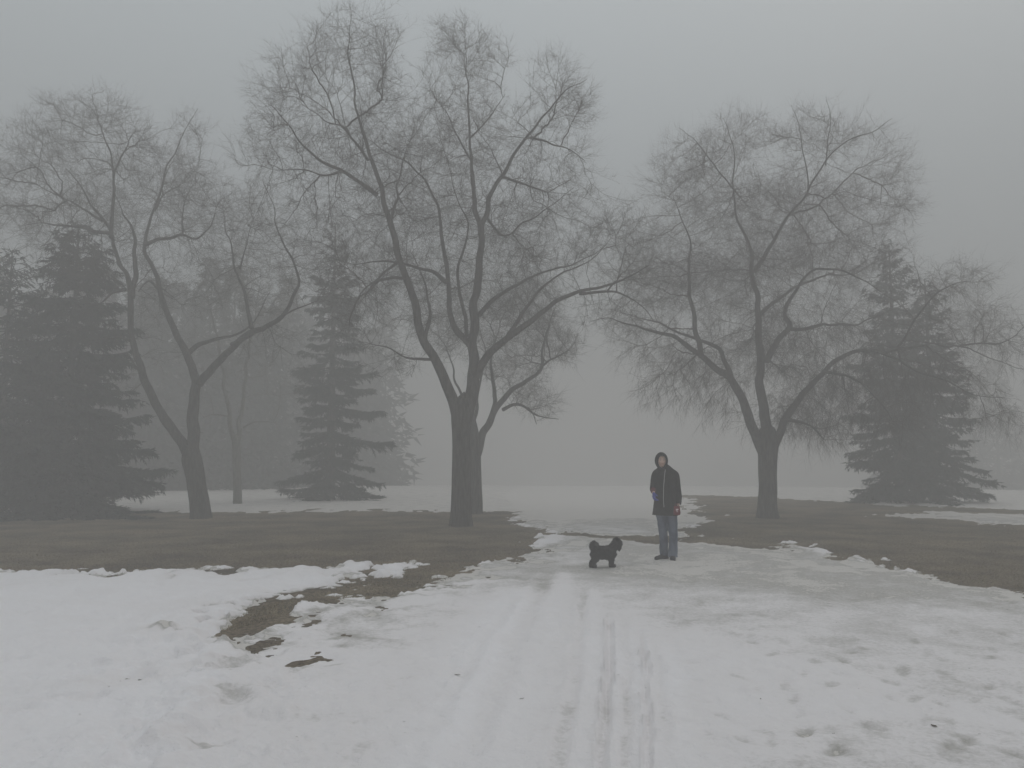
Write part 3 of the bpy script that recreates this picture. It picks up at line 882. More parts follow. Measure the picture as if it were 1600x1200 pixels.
# --- left bare tree with two stems
A_trunk = [(313, 812, 0, 16), (311, 785, 0, 14.5), (305, 745, 0, 14), (299, 718, 0, 15), (299, 700, 0, 11)]
A_limbs = [
    [(300, 725, 0, 9.5), (277, 683, -.1, 9), (256, 652, -.2, 8.5), (240, 625, -.3, 8), (224, 590, -.4, 7.4), (211, 555, -.5, 6.8), (205, 515, -.6, 6.6), (206, 480, -.7, 6.4), (202, 455, -.7, 6.2), (192, 430, -.7, 5.4), (184, 408, -.6, 5), (177, 385, -.5, 4.6), (172, 362, -.5, 4.2), (152, 332, -.8, 3), (138, 312, -1, 2.4), (122, 286, -1.3, 1.6), (100, 262, -1.6, .9)],
    [(205, 465, -.7, 5.6), (211, 435, -.3, 5), (213, 405, 0, 4.6), (212, 375, .2, 4), (205, 350, .5, 3), (190, 330, .8, 2), (178, 300, 1, 1.2)],
    [(174, 372, -.5, 3.6), (175, 330, -.3, 3.6), (177, 300, -.1, 3.2), (178, 268, .1, 2.6), (168, 232, .3, 2), (152, 195, .6, 1.4), (140, 165, .9, .8)],
    [(178, 270, .1, 2), (195, 240, -.3, 1.6), (215, 205, -.7, 1)],
    [(196, 452, -.7, 3.4), (175, 458, -1.1, 3), (158, 472, -1.5, 2), (140, 478, -1.8, 1)],
    [(203, 532, -.5, 3.2), (185, 527, -.9, 2.6), (165, 528, -1.2, 1.8), (135, 530, -1.6, 1)],
    [(228, 600, -.4, 2.2), (205, 548, -.9, 1.8), (180, 552, -1.2, 1.2), (155, 565, -1.5, .8)],
    [(175, 365, -.5, 3.6), (140, 358, -1, 3), (105, 350, -1.5, 2.2), (65, 345, -2, 1.4), (20, 348, -2.4, .8)],
    [(160, 345, -.7, 2.6), (120, 322, -.2, 2), (80, 300, .3, 1.5), (30, 275, .8, .8)],
    [(300, 722, 0, 11), (301, 690, 0, 10.5), (302, 650, .1, 10), (305, 620, .2, 9.5), (309, 596, .2, 9), (301, 572, .3, 8.2), (288, 548, .4, 8), (275, 520, .5, 7.2), (262, 495, .6, 6.6), (252, 468, .7, 6), (244, 438, .7, 5.4), (233, 405, .8, 5), (227, 380, .9, 4.8), (229, 355, 1, 4), (243, 318, 1.1, 3.2), (254, 285, 1.2, 2.8), (262, 256, 1.2, 2.4), (278, 232, 1.2, 1.8), (292, 202, 1.2, 1.3), (312, 170, 1.2, .7)],
    [(229, 382, .9, 3.8), (248, 374, .8, 3.6), (270, 370, .6, 3.2), (286, 367, .4, 3), (305, 373, .2, 2.6), (322, 362, 0, 2), (333, 350, -.2, 1.6), (345, 322, -.4, 1)],
    [(285, 367, .4, 2), (288, 335, .2, 1.7), (292, 305, 0, 1.2), (310, 280, -.2, .7)],
    [(240, 330, 1.1, 2.2), (262, 305, 1.5, 1.8), (290, 290, 1.8, 1.2), (320, 262, 2, .7)],
    [(311, 600, .2, 7.5), (326, 575, 0, 7), (345, 551, -.2, 6.8), (362, 536, -.4, 6.4), (382, 520, -.6, 6), (410, 505, -.8, 5.2), (435, 490, -1, 4.8), (450, 470, -1.1, 4.3), (463, 450, -1.2, 3.8), (466, 430, -1.2, 3.2), (456, 402, -1.2, 2.6), (441, 370, -1.1, 2.2), (431, 345, -1, 1.8), (424, 310, -1, 1.2), (410, 270, -1, .7)],
    [(291, 556, .4, 4.8), (308, 540, .7, 4.6), (325, 534, .9, 4.2), (350, 527, 1.1, 3.6), (378, 516, 1.3, 2.8), (405, 490, 1.5, 1.8), (425, 460, 1.7, 1)],
    [(393, 513, -.7, 4), (388, 482, -.5, 3.4), (380, 450, -.3, 2.8), (371, 420, -.1, 2.4), (364, 392, .1, 2), (352, 362, .3, 1.6), (348, 325, .5, 1)],
    [(362, 538, -.4, 3.6), (400, 522, -.9, 3.2), (430, 505, -1.3, 2.8), (458, 490, -1.6, 2.2), (500, 478, -1.9, 1.2)],
    [(375, 420, -.1, 1.8), (385, 380, -.5, 1.4), (398, 340, -.8, .8)],
    [(248, 452, .7, 3), (232, 440, .2, 2.4), (215, 455, -.2, 1.8)],
]
A_blobs = [
    (100, 195, 62, 50, 0, 1.1, 1.2), (165, 180, 55, 42, .6, 1, 1.2), (45, 235, 60, 50, -.6, 1.1, 1), (-15, 290, 55, 60, -1, 1.2, 1), (110, 270, 90, 60, -.5, 1.8, 1), (210, 215, 45, 45, 0, 1.1, 1), (235, 275, 70, 55, .4, 1.5, 1), (296, 205, 30, 40, 1.1, .7, 1.2), (290, 265, 55, 50, .9, 1.1, 1),
    (50, 340, 80, 50, -1.2, 1.5, .9), (160, 340, 70, 45, 1, 1.5, .7), (320, 330, 70, 50, .2, 1.4, .9), (380, 330, 50, 60, -.4, 1.1, .8), (340, 400, 80, 50, .2, 1.5, .7), (430, 390, 60, 55, -1, 1.3, .9), (480, 430, 60, 50, -1.4, 1.2, .8), (410, 460, 70, 40, .2, 1.3, .7),
    (140, 430, 50, 50, -1.2, 1.2, .9), (150, 520, 50, 50, -1.4, 1, .7), (290, 460, 70, 50, .6, 1.4, .5), (230, 520, 50, 50, -.6, 1.2, .5), (420, 540, 60, 35, -1.2, 1.1, .5), (200, 600, 45, 35, -.8, .8, .3), (-60, 360, 60, 60, -1, 1.4, .6), (220, 360, 180, 120, 0, 2.6, .8)]
bare_tree('bare tree with two leaning stems from one base, standing right of the big dark spruce', 'tree', (313, 810), A_trunk, A_limbs, A_blobs,
          5200, 14500, 202, (0.22, 0.65), up=0.15, tw_r=0.0019)

# --- right spreading tree
D_trunk = [(1200, 812, 0, 16), (1200, 790, 0, 14.5), (1200, 750, 0, 13.5), (1200, 715, 0, 14.5), (1200, 690, 0, 16), (1199, 670, 0, 12)]
D_limbs = [
    [(1194, 712, 0, 9.5), (1180, 680, -.1, 9), (1167, 650, -.3, 8.6), (1154, 620, -.5, 8), (1138, 594, -.7, 7.4), (1114, 574, -.9, 6.8), (1090, 553, -1.1, 6.2), (1066, 536, -1.3, 5.2), (1045, 525, -1.5, 4.4), (1015, 518, -1.7, 3.4), (985, 510, -1.9, 2.4), (950, 500, -2.1, 1.4), (920, 505, -2.3, .8)],
    [(1145, 600, -.6, 5), (1138, 572, -.2, 4.6), (1122, 547, .1, 4.2), (1092, 531, .4, 3.6), (1062, 520, .7, 3), (1035, 508, 1, 2.6), (1005, 500, 1.3, 1.8), (970, 488, 1.6, 1)],
    [(1096, 556, -1.1, 5), (1090, 525, -1, 4.6), (1085, 490, -.9, 4.2), (1080, 450, -.8, 3.6), (1079, 410, -.7, 3), (1082, 380, -.7, 2.4), (1070, 345, -.8, 1.8), (1055, 305, -.9, 1)],
    [(1198, 710, 0, 10), (1194, 650, .1, 9.4), (1193, 590, .2, 8.4), (1190, 540, .3, 7.6), (1186, 490, .4, 6.8), (1180, 450, .5, 6), (1175, 420, .5, 5.4), (1176, 398, .5, 5), (1170, 368, .5, 4), (1158, 342, .4, 3.2), (1150, 310, .3, 2.6), (1146, 280, .3, 2.2), (1150, 245, .4, 1.8), (1144, 212, .5, 1.3), (1134, 185, .6, .7)],
    [(1178, 425, .5, 4.6), (1194, 400, .2, 4.2), (1214, 370, 0, 3.6), (1235, 336, -.3, 3), (1262, 306, -.5, 2.6), (1290, 258, -.8, 2), (1328, 218, -1.1, 1.6), (1365, 203, -1.3, 1.2), (1396, 182, -1.6, .6)],
    [(1262, 306, -.5, 1.8), (1263, 268, -.2, 1.5), (1256, 230, .1, 1.2), (1250, 195, .4, .9), (1236, 162, .6, .5)],
    [(1290, 258, -.8, 1.5), (1293, 220, -.6, 1.2), (1297, 178, -.4, .9), (1290, 150, -.3, .5)],
    [(1150, 300, .3, 1.8), (1110, 255, -.2, 1.4), (1085, 220, -.6, 1), (1062, 200, -1, .6)],
    [(1235, 336, -.3, 2), (1290, 310, .5, 1.7), (1340, 265, 1.1, 1.3), (1400, 235, 1.7, .7)],
    [(1197, 565, .2, 6), (1214, 533, -.2, 5.4), (1231, 511, -.5, 5), (1225, 492, -.6, 4.4), (1229, 474, -.8, 4), (1245, 450, -1, 3.6), (1257, 434, -1.2, 3.2), (1275, 422, -1.4, 2.8), (1305, 424, -1.7, 2.4), (1340, 437, -2, 1.8), (1378, 462, -2.3, 1)],
    [(1230, 514, -.5, 3.8), (1262, 510, .1, 3.4), (1292, 507, .6, 3), (1332, 503, 1.1, 2.4), (1375, 490, 1.6, 1.6), (1420, 470, 2, .9)],
    [(1189, 490, .4, 4), (1210, 470, .9, 3.6), (1235, 450, 1.3, 3.2), (1262, 434, 1.7, 2.8), (1295, 424, 2, 2.4), (1330, 425, 2.3, 1.8), (1352, 418, 2.5, 1.4), (1378, 405, 2.7, 1), (1398, 388, 2.8, .6)],
    [(1208, 700, 0, 8), (1225, 655, -.2, 7), (1247, 625, -.5, 6.2), (1266, 598, -.8, 5.6), (1287, 578, -1.1, 5), (1310, 562, -1.3, 4.5), (1332, 550, -1.5, 4), (1365, 548, -1.8, 3.4), (1400, 560, -2.1, 2.8), (1440, 582, -2.4, 2.2), (1480, 592, -2.7, 1.7), (1520, 612, -3, 1.2), (1565, 618, -3.3, .7)],
    [(1350, 550, -1.6, 3), (1400, 545, -1.2, 2.8), (1450, 540, -.8, 2.4), (1490, 539, -.5, 2.2), (1522, 546, -.2, 1.8), (1555, 558, 0, 1.4), (1605, 578, .3, .8)],
    [(1500, 540, -.4, 1.8), (1540, 537, -.7, 1.5), (1562, 534, -1, 1.3), (1600, 508, -1.4, .8), (1640, 490, -1.7, .5)],
    [(1400, 547, -1.2, 2.4), (1432, 500, -1.4, 2), (1460, 462, -1.6, 1.8), (1490, 442, -1.8, 1.4), (1530, 440, -2, .8)],
    [(1225, 655, -.2, 4), (1250, 660, -.7, 3.4), (1270, 668, -1, 2.6), (1290, 690, -1.3, 1.4)],
    [(1285, 580, -1.1, 3), (1330, 590, -1.6, 2.4), (1370, 620, -2, 1.8), (1400, 660, -2.3, 1)],
]
D_blobs = [
    (1160, 215, 60, 40, .4, 1, 1), (1100, 245, 60, 45, -.2, 1.1, 1), (1060, 290, 60, 60, -.8, 1.2, 1), (1250, 215, 70, 45, 0, 1.2, 1), (1330, 225, 60, 40, -.8, 1.1, 1), (1390, 260, 45, 45, .6, 1, .9), (1130, 310, 80, 60, 0, 1.8, 1), (1240, 310, 100, 60, .4, 2, 1), (1360, 320, 70, 55, .3, 1.6, 1), (1410, 330, 35, 40, .3, .9, .8),
    (1010, 370, 60, 60, -1, 1.3, .6), (985, 440, 60, 50, -1, 1.3, .5), (1060, 430, 80, 60, -.4, 1.7, 1), (1140, 420, 80, 60, .6, 1.6, .9), (1250, 400, 90, 50, .2, 2, .9), (1350, 400, 70, 50, .8, 1.6, .9), (1000, 500, 65, 40, -.8, 1.2, 1),
    (1480, 440, 70, 35, -1.6, 1.2, 1.3), (1530, 500, 60, 50, -.8, 1.1, 1.3), (1450, 520, 70, 50, -.6, 1.5, .9), (1350, 500, 80, 50, 0, 2, .8), (1580, 545, 45, 40, -.8, 1, .9), (1480, 590, 70, 45, -1.8, 1.4, 1), (1390, 590, 70, 50, -1.6, 1.4, 1), (1540, 640, 60, 40, -2.4, 1.1, .8), (1300, 590, 60, 60, -.6, 1.5, .8),
    (1050, 560, 80, 40, -1, 1.3, 1.1), (1110, 600, 60, 45, -.6, 1.3, 1), (1030, 610, 50, 30, -1, .9, .6), (1130, 650, 35, 30, -.5, .8, .5), (1240, 640, 55, 45, -.4, 1.2, 1.4), (1300, 660, 70, 40, -1, 1.1, 1.4), (1400, 650, 60, 35, -1.8, 1.1, .7), (1220, 540, 60, 50, .8, 1.6, .8), (1190, 400, 190, 120, 0, 2.9, 1.0), (1190, 530, 170, 90, 0, 2.6, 1.0), (1300, 600, 140, 70, 0, 2.2, .7)]
bare_tree('broad spreading bare tree behind the person, low arching limbs and hanging twigs', 'tree', (1200, 810), D_trunk, D_limbs, D_blobs,
          8000, 26000, 303, (0.28, 0.85), up=0.22, droop=0.95, twigm=M_TWIG_RED)

# --- tree half hidden behind the central one
C_trunk = [(743, 803, 0, 11), (743, 770, 0, 10), (741, 720, 0, 9.8), (739, 680, 0, 9), (734, 650, 0, 7), (731, 630, 0, 5)]
C_limbs = [
    [(742, 720, 0, 8), (753, 690, -.1, 7.4), (766, 658, -.2, 7), (780, 635, -.3, 6.2), (797, 614, -.4, 5.4), (815, 600, -.5, 5), (830, 586, -.6, 4.4), (843, 570, -.7, 3.8), (848, 545, -.7, 2.8), (856, 518, -.7, 2), (863, 490, -.7, 1)],
    [(786, 640, -.3, 3.4), (800, 633, -.6, 3), (814, 632, -.8, 2.8), (830, 642, -1, 2.2), (848, 652, -1.2, 1.6), (872, 656, -1.4, 1)],
    [(825, 637, -.9, 1.8), (834, 648, -.7, 1.4), (838, 662, -.6, .9)],
    [(768, 655, -.2, 4.5), (769, 620, .2, 4.2), (764, 585, .5, 3.6), (766, 550, .8, 2.8), (774, 510, 1, 1.6)],
    [(736, 670, 0, 4), (746, 635, .4, 3.6), (749, 595, .8, 3), (756, 550, 1.1, 2), (750, 500, 1.3, 1)],
    [(846, 572, -.7, 2.4), (865, 562, -.3, 1.8), (890, 545, .1, 1.2), (905, 520, .4, .7)],
    [(733, 640, 0, 3), (715, 600, .4, 2.4), (705, 560, .8, 1.8), (690, 520, 1.1, 1)],
]
C_blobs = [(800, 560, 60, 45, 0, 1.3, 1), (850, 520, 45, 45, -.4, 1, 1), (825, 615, 45, 28, -.6, .9, .9), (770, 500, 55, 50, .8, 1.2, 1), (885, 545, 35, 35, 0, .8, .8), (700, 520, 50, 50, .8, 1.2, .8), (850, 640, 28, 20, -1, .6, .6), (820, 470, 60, 40, 0, 1.3, .8)]
bare_tree('smaller bare tree half hidden behind the tallest tree, one limb curving right', 'tree', (741, 802), C_trunk, C_limbs, C_blobs,
          1800, 5000, 404, (0.25, 0.7), up=0.2)

# --- small pale-barked tree in the fog on the left
E_trunk = [(371, 790, 0, 7), (371, 765, 0, 6.2), (370, 725, 0, 6), (369, 690, 0, 6.5), (369, 682, 0, 4.5)]
E_limbs = [
    [(368, 695, 0, 4.5), (360, 665, -.1, 4), (354, 630, -.2, 3.6), (347, 585, -.3, 3.2), (340, 540, -.4, 2.6), (330, 490, -.5, 1.6), (320, 450, -.5, .8)],
    [(371, 695, 0, 4.8), (378, 660, .2, 4.2), (383, 620, .3, 3.6), (388, 575, .5, 3.2), (396, 530, .6, 2.6), (405, 480, .8, 1.6), (412, 440, .9, .8)],
    [(355, 650, -.1, 1.6), (335, 648, -.4, 1.2), (315, 655, -.7, .7)],
    [(380, 668, .2, 1.6), (400, 658, 0, 1.2), (430, 662, -.2, .7)],
]
E_blobs = [(360, 470, 70, 50, 0, 1.4, 1), (420, 500, 55, 55, .4, 1.2, 1), (310, 530, 45, 50, -.4, 1.1, .9), (375, 560, 60, 50, .2, 1.3, .8), (440, 600, 40, 40, .2, .9, .6), (320, 610, 40, 40, -.3, .9, .6), (385, 420, 50, 40, .2, 1.1, .8)]
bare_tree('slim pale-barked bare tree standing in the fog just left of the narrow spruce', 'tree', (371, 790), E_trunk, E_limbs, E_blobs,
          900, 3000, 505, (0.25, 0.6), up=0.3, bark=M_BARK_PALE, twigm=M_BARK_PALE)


# --- spruces
def spruce(label, base_px, top_py, half_w_px, seed, nbr=150, needles=85000, Y=None, group=None, lean=0.0, prof=None, low=0.35, nsize=1.0):
    r = np.random.default_rng(seed)
    if Y is None:
        bx, by = gnd(*base_px)
    else:
        by = Y; bx = (base_px[0] - 800) / F * Y / (cp)
        bx = at(base_px[0], HORIZON, Y)[0]
    H = at(base_px[0], top_py, by)[2]
    Rm = half_w_px * by / F
    root = thing('spruce_tree', (bx, by, 0), label, 'tree', group)
    n = 40
    tz = np.linspace(-0.08, H * 0.985, n)
    P = np.stack([lean * tz, 0 * tz, tz], 1)
    V, Q, T = tube(P, 0.018 * H * (1 - tz / H * 0.96) + 0.008, 12, 0.06, seed, flare=True)
    a_ = Acc(); a_.add(V, Q, T)
    link('trunk', a_.mesh('trunk'), M_BARK, root)
    # boughs: drooping then upturned, uneven lengths
    u = (np.arange(nbr) + r.uniform(0, 1, nbr)) / nbr
    u = u ** 0.92
    whorl = np.round(u * 22) / 22 * 0.5 + u * 0.5
    zb = low + (H - low - 0.15) * whorl
    f = 1 - (zb - low) / (H - low)
    length = Rm * (f ** 0.78) * r.uniform(0.48, 1.12, nbr) + 0.10
    longer = r.uniform(size=nbr) < 0.10
    length = np.where(longer, length * 1.22, length)
    if prof is not None:
        length *= prof(f)
    az = np.arange(nbr) * 2.39996 + r.uniform(-0.4, 0.4, nbr)
    fol = Acc(); K = 9
    t = np.linspace(0, 1, K)
    elev = np.where(f < 0.25, 0.45, 0.05) - 0.25 * f + r.uniform(-.20, .20, nbr)
    hx = length[:, None] * t[None]
    hz = elev[:, None] * hx - 0.30 * length[:, None] * (t[None] ** 1.4) * f[:, None] + 0.20 * length[:, None] * t[None] ** 3.2
    BP = np.stack([np.cos(az)[:, None] * hx + lean * zb[:, None], np.sin(az)[:, None] * hx, zb[:, None] + hz], -1)
    BP[..., 2] = np.maximum(BP[..., 2], 0.06)
    br = (0.010 + 0.012 * length)[:, None] * (1 - 0.85 * t[None])
    V, Q = segs_mesh(BP[:, :-1].reshape(-1, 3), BP[:, 1:].reshape(-1, 3), br[:, :-1].ravel(), br[:, 1:].ravel(), 3)
    fol.add(V, Q)
    # hanging side sprays
    ns = int(nbr * 26)
    wv = length ** 1.7; wv /= wv.sum()
    b = r.choice(nbr, ns, p=wv)
    s = r.uniform(0.08, 1.0, ns) ** 0.75
    q = s * (K - 1); q0 = np.clip(q.astype(int), 0, K - 2); fr = (q - q0)[:, None]
    sp0 = BP[b, q0] * (1 - fr) + BP[b, q0 + 1] * fr
    side = np.where(r.uniform(size=ns) < 0.5, -1, 1)
    dirb = np.stack([np.cos(az[b]), np.sin(az[b]), np.zeros(ns)], 1)
    perp = np.stack([-dirb[:, 1], dirb[:, 0], np.zeros(ns)], 1) * side[:, None]
    sl = (0.10 + 0.30 * length[b] * (1 - 0.62 * s)) * r.uniform(0.5, 1.1, ns)
    sd = dirb * r.uniform(0.35, 1.0, (ns, 1)) + perp * r.uniform(0.2, 1.0, (ns, 1))
    sd[:, 2] -= r.uniform(0.05, 0.75, ns)
    sd /= np.linalg.norm(sd, axis=1, keepdims=True)
    se = sp0 + sd * sl[:, None]
    se[:, 2] = np.maximum(se[:, 2], 0.03)
    V, Q = segs_mesh(sp0, se, np.full(ns, 0.006), np.full(ns, 0.003), 3)
    fol.add(V, Q)
    # needle clumps: thin slivers round each spray and along bough ends
    k = r.choice(ns, needles, p=sl / sl.sum())
    tt = r.uniform(0, 1.08, needles)[:, None]
    c = sp0[k] + (se[k] - sp0[k]) * tt
    nd = r.normal(size=(needles, 3)); nd /= np.linalg.norm(nd, axis=1, keepdims=True)
    d = nd * 0.75 + sd[k] * 0.9; d[:, 2] -= 0.25; d /= np.linalg.norm(d, axis=1, keepdims=True)
    ln = r.uniform(0.05, 0.11, needles)[:, None] * nsize
    wdir = np.cross(d, r.normal(size=(needles, 3))); wdir /= np.linalg.norm(wdir, axis=1, keepdims=True)
    wd = r.uniform(0.008, 0.016, needles)[:, None] * nsize
    V = np.stack([c - wdir * wd, c + wdir * wd, c + d * ln], 1).reshape(-1, 3)
    V[:, 2] = np.maximum(V[:, 2], 0.01)
    fol.add(V, None, np.arange(needles * 3).reshape(-1, 3))
    link('crown', fol.mesh('crown'), M_NEEDLE, root)
    return root


spruce('huge dark spruce at the left edge, wide boughs sweeping down to the lawn', (100, 806), 345, 122, 11, 300, 115000, low=0.25, prof=lambda f: 1.35 - 0.35 * f + 0.10 * np.sin(f * 9), nsize=1.8)
spruce('dark spruce cut by the left edge of the photo, crowded against the larger spruce', (-5, 803), 385, 140, 12, 240, 55000, low=0.3, prof=lambda f: 1.35 - 0.35 * f, nsize=1.8)
spruce('narrow spruce with tiered drooping boughs in the fog between the two forked bare trees', (515, 783), 345, 95, 13, 190, 60000, low=0.25, prof=lambda f: 0.80 + 0.30 * (np.sin(f * 23 + 1) > 0.2) * (f < .8), nsize=1.8)
spruce('tall dim spruce behind the right side of the spreading bare tree', (1407, 786), 375, 84, 14, 250, 52000, low=0.3, prof=lambda f: 1.15 - 0.25 * f, nsize=1.8)
spruce('shorter dim spruce pressed against the right side of the tall dim spruce', (1462, 787), 430, 74, 15, 210, 38000, low=0.3, prof=lambda f: 1.2 - 0.3 * f, nsize=1.8)
# barely visible trees deep in the fog
def distant_wood():
    r = np.random.default_rng(77)
    acc = Acc()
    spots = []
    for px in np.arange(-260, 440, 24):
        spots.append((px + r.uniform(-10, 10), r.uniform(41, 49), r.uniform(7, 13)))
    for px in np.arange(-240, 600, 28):
        spots.append((px + r.uniform(-12, 12), r.uniform(54, 62), r.uniform(9, 15)))
    for px in np.arange(-200, 615, 30):
        spots.append((px + r.uniform(-12, 12), r.uniform(62, 74), r.uniform(9, 14)))
    for px in np.arange(1400, 1900, 28):
        spots.append((px + r.uniform(-10, 10), r.uniform(66, 84), r.uniform(6, 13)))
    for px, Yd, H in spots:
        x0 = at(px, HORIZON, Yd)[0]
        g0 = float(ground_height(np.array([x0]), np.array([Yd]))[0])
        V, Q = segs_mesh(np.array([[x0, Yd, g0 - .1]]), np.array([[x0, Yd, g0 + H * .95]]), np.array([.16]), np.array([.03]), 6)
        acc.add(V, Q)
        n = 1900 if Yd < 62 and px < 900 else 1300
        u = r.uniform(0, 1, n) ** 1.7
        z = 0.3 + u * (H - 0.3)
        Rr = (0.22 * H * (1 - u) ** 0.8 + 0.15) * (0.85 + 0.3 * np.sin(u * 31 + px))
        a = r.uniform(0, 6.283, n)
        rr_ = Rr * r.uniform(0, 1, n) ** 0.5
        c = np.stack([x0 + np.cos(a) * rr_, Yd + np.sin(a) * rr_, z - rr_ * 0.25 + g0], 1)
        d = np.stack([np.cos(a), np.sin(a), r.uniform(-.9, .2, n)], 1) + r.normal(0, .4, (n, 3))
        d /= np.linalg.norm(d, axis=1, keepdims=True)
        wv_ = np.cross(d, r.normal(size=(n, 3))); wv_ /= np.linalg.norm(wv_, axis=1, keepdims=True)
        kf = 1.35 if Yd < 50 else 1.7
        ln = kf * r.uniform(.25, .60, (n, 1)); wd = kf * r.uniform(.05, .12, (n, 1))
        V = np.stack([c - wv_ * wd, c + wv_ * wd, c + d * ln], 1).reshape(-1, 3)
        V[:, 2] = np.maximum(V[:, 2], g0 + 0.02)
        acc.add(V, None, np.arange(n * 3).reshape(-1, 3))
    o = link('distant_wood', acc.mesh('distant_wood'), M_NEEDLE)
    o['kind'] = 'stuff'; o['label'] = 'far-off wood of evergreens dissolving in the fog'; o['category'] = 'wood'


distant_wood()


# ================================================================== PERSON
def ellipsoid(c, rx, ry, rz, seg=20, ring=14, deform=None):
    th = np.linspace(0, math.pi, ring + 1)[1:-1]; ph = np.arange(seg) * 2 * math.pi / seg
    D_ = np.stack([np.sin(th)[:, None] * np.cos(ph)[None], np.sin(th)[:, None] * np.sin(ph)[None], np.cos(th)[:, None] + 0 * ph[None]], -1).reshape(-1, 3)
    D_ = np.vstack([D_, [0, 0, 1], [0, 0, -1]])
    Vx = D_ * np.array([rx, ry, rz])
    if deform is not None: Vx = deform(D_, Vx)
    Vx = Vx + np.array(c)
    nrr = ring - 1
    idx = np.arange(nrr * seg).reshape(nrr, seg)
    Q = np.stack([idx[:-1], idx[1:], np.roll(idx[1:], -1, 1), np.roll(idx[:-1], -1, 1)], -1).reshape(-1, 4)
    top, bot = nrr * seg, nrr * seg + 1
    T = np.vstack([np.stack([idx[0], np.roll(idx[0], -1), np.full(seg, top)], -1), np.stack([np.roll(idx[-1], -1), idx[-1], np.full(seg, bot)], -1)])
    return Vx, Q, T


def limb_loft(pts, seg=16, closed=True, step=0.02):
    """pts rows: x, y, z, rx, ry  (rings stay across the run of the path)"""
    P = catmull(np.array(pts, float), step)
    C = P[:, :3]; Tn = np.gradient(C, axis=0); Tn /= np.linalg.norm(Tn, axis=1, keepdims=True) + 1e-9
    U = np.zeros_like(C); u = np.array([1., 0, 0])
    for i in range(len(C)):
        u = u - Tn[i] * np.dot(u, Tn[i]); u /= np.linalg.norm(u) + 1e-9; U[i] = u
    Vv = np.cross(Tn, U)
    ph = np.arange(seg) * 2 * math.pi / seg
    V = C[:, None] + U[:, None] * (np.cos(ph)[None, :, None] * P[:, 3, None, None]) + Vv[:, None] * (np.sin(ph)[None, :, None] * P[:, 4, None, None])
    n = len(C); idx = np.arange(n * seg).reshape(n, seg)
    Q = np.stack([idx[:-1], np.roll(idx[:-1], -1, 1), np.roll(idx[1:], -1, 1), idx[1:]], -1).reshape(-1, 4)
    V = V.reshape(-1, 3)
    T = None
    if closed:
        V = np.vstack([V, C[0], C[-1]])
        a, b = n * seg, n * seg + 1
        T = np.vstack([np.stack([np.roll(idx[0], -1), idx[0], np.full(seg, a)], -1), np.stack([idx[-1], np.roll(idx[-1], -1), np.full(seg, b)], -1)])
    return V, Q, T


def fuse(name, pieces, voxel, m, parent=None, smooth_it=2, label=None, dec=0.4):
    """join overlapping closed pieces and remesh them into one continuous surface"""
    acc = Acc()
    for p in pieces: acc.add(*p)
    me = acc.mesh(name + '_src')
    tmp = bpy.data.objects.new('tmp', me); COL.objects.link(tmp)
    md_ = tmp.modifiers.new('r', 'REMESH'); md_.mode = 'VOXEL'; md_.voxel_size = voxel; md_.use_smooth_shade = True
    if smooth_it:
        sm = tmp.modifiers.new('s', 'SMOOTH'); sm.iterations = smooth_it; sm.factor = 0.5
    if dec < 1:
        de = tmp.modifiers.new('d', 'DECIMATE'); de.ratio = dec
    dg = bpy.context.evaluated_depsgraph_get()
    me2 = bpy.data.meshes.new_from_object(tmp.evaluated_get(dg))
    bpy.data.objects.remove(tmp)
    bpy.data.meshes.remove(me)
    return link(name, me2, m, parent, label)


px0, py0 = gnd(1041, 877)
zg = float(snow_z(np.array([px0]), np.array([py0]))[0]) - 0.006
person = thing('person', (px0, py0, zg), 'person in a black hooded knee-length coat and blue jeans standing on the snowy path', 'person')


def face_def(Dv, V):
    V = V.copy()
    fr = -Dv[:, 1]                                   # towards the camera
    x, z = Dv[:, 0], Dv[:, 2]
    nose = np.exp(-((x / 0.16) ** 2 + ((z + 0.12) / 0.24) ** 2)) * (fr > 0)
    V[:, 1] -= 0.026 * nose
    eye = (np.exp(-(((x - .36) / .20) ** 2 + ((z - .10) / .13) ** 2)) + np.exp(-(((x + .36) / .20) ** 2 + ((z - .10) / .13) ** 2))) * (fr > 0)
    V[:, 1] += 0.011 * eye
    brow = np.exp(-(((z - .30) / .12) ** 2)) * np.exp(-(x / .6) ** 2) * (fr > 0)
    V[:, 1] -= 0.005 * brow
    chin = np.exp(-((x / .3) ** 2 + ((z + .85) / .2) ** 2)) * (fr > 0)
    V[:, 1] -= 0.012 * chin
    cheek = (np.exp(-(((x - .45) / .2) ** 2 + ((z + .25) / .25) ** 2)) + np.exp(-(((x + .45) / .2) ** 2 + ((z + .25) / .25) ** 2))) * (fr > 0)
    V[:, 1] -= 0.006 * cheek
    mouth = np.exp(-((x / .30) ** 2 + ((z + .48) / .06) ** 2)) * (fr > 0)
    V[:, 1] += 0.006 * mouth
    V[:, 0] *= 1 - 0.22 * np.clip(-z, 0, 1) ** 1.5    # narrower jaw
    return V


HC = np.array([-0.052, -0.015, 1.555])               # head centre
head = ellipsoid(HC, 0.072, 0.092, 0.110, 48, 40, face_def)
neck = limb_loft([(-0.02, 0.02, 1.36, .055, .055), (-0.035, 0.01, 1.44, .052, .052), (-0.048, 0.0, 1.52, .052, .055)])
ears = [ellipsoid(HC + np.array([s * 0.073, 0.012, 0.0]), 0.010, 0.018, 0.028, 10, 8) for s in (-1, 1)]
torso = limb_loft([(0, 0, .78, .15, .10), (0, 0, .88, .16, .11), (0, 0, 1.02, .135, .09), (0, 0, 1.2, .155, .10), (0, 0, 1.34, .165, .085), (-.01, .01, 1.41, .09, .06)])
leg_l = limb_loft([(-.070, 0, .84, .085, .09), (-.060, .01, .66, .075, .08), (-.035, .03, .46, .052, .055), (-.028, .07, .30, .052, .055), (-.010, .12, .07, .033, .036), (-.010, .12, .03, .035, .05)])
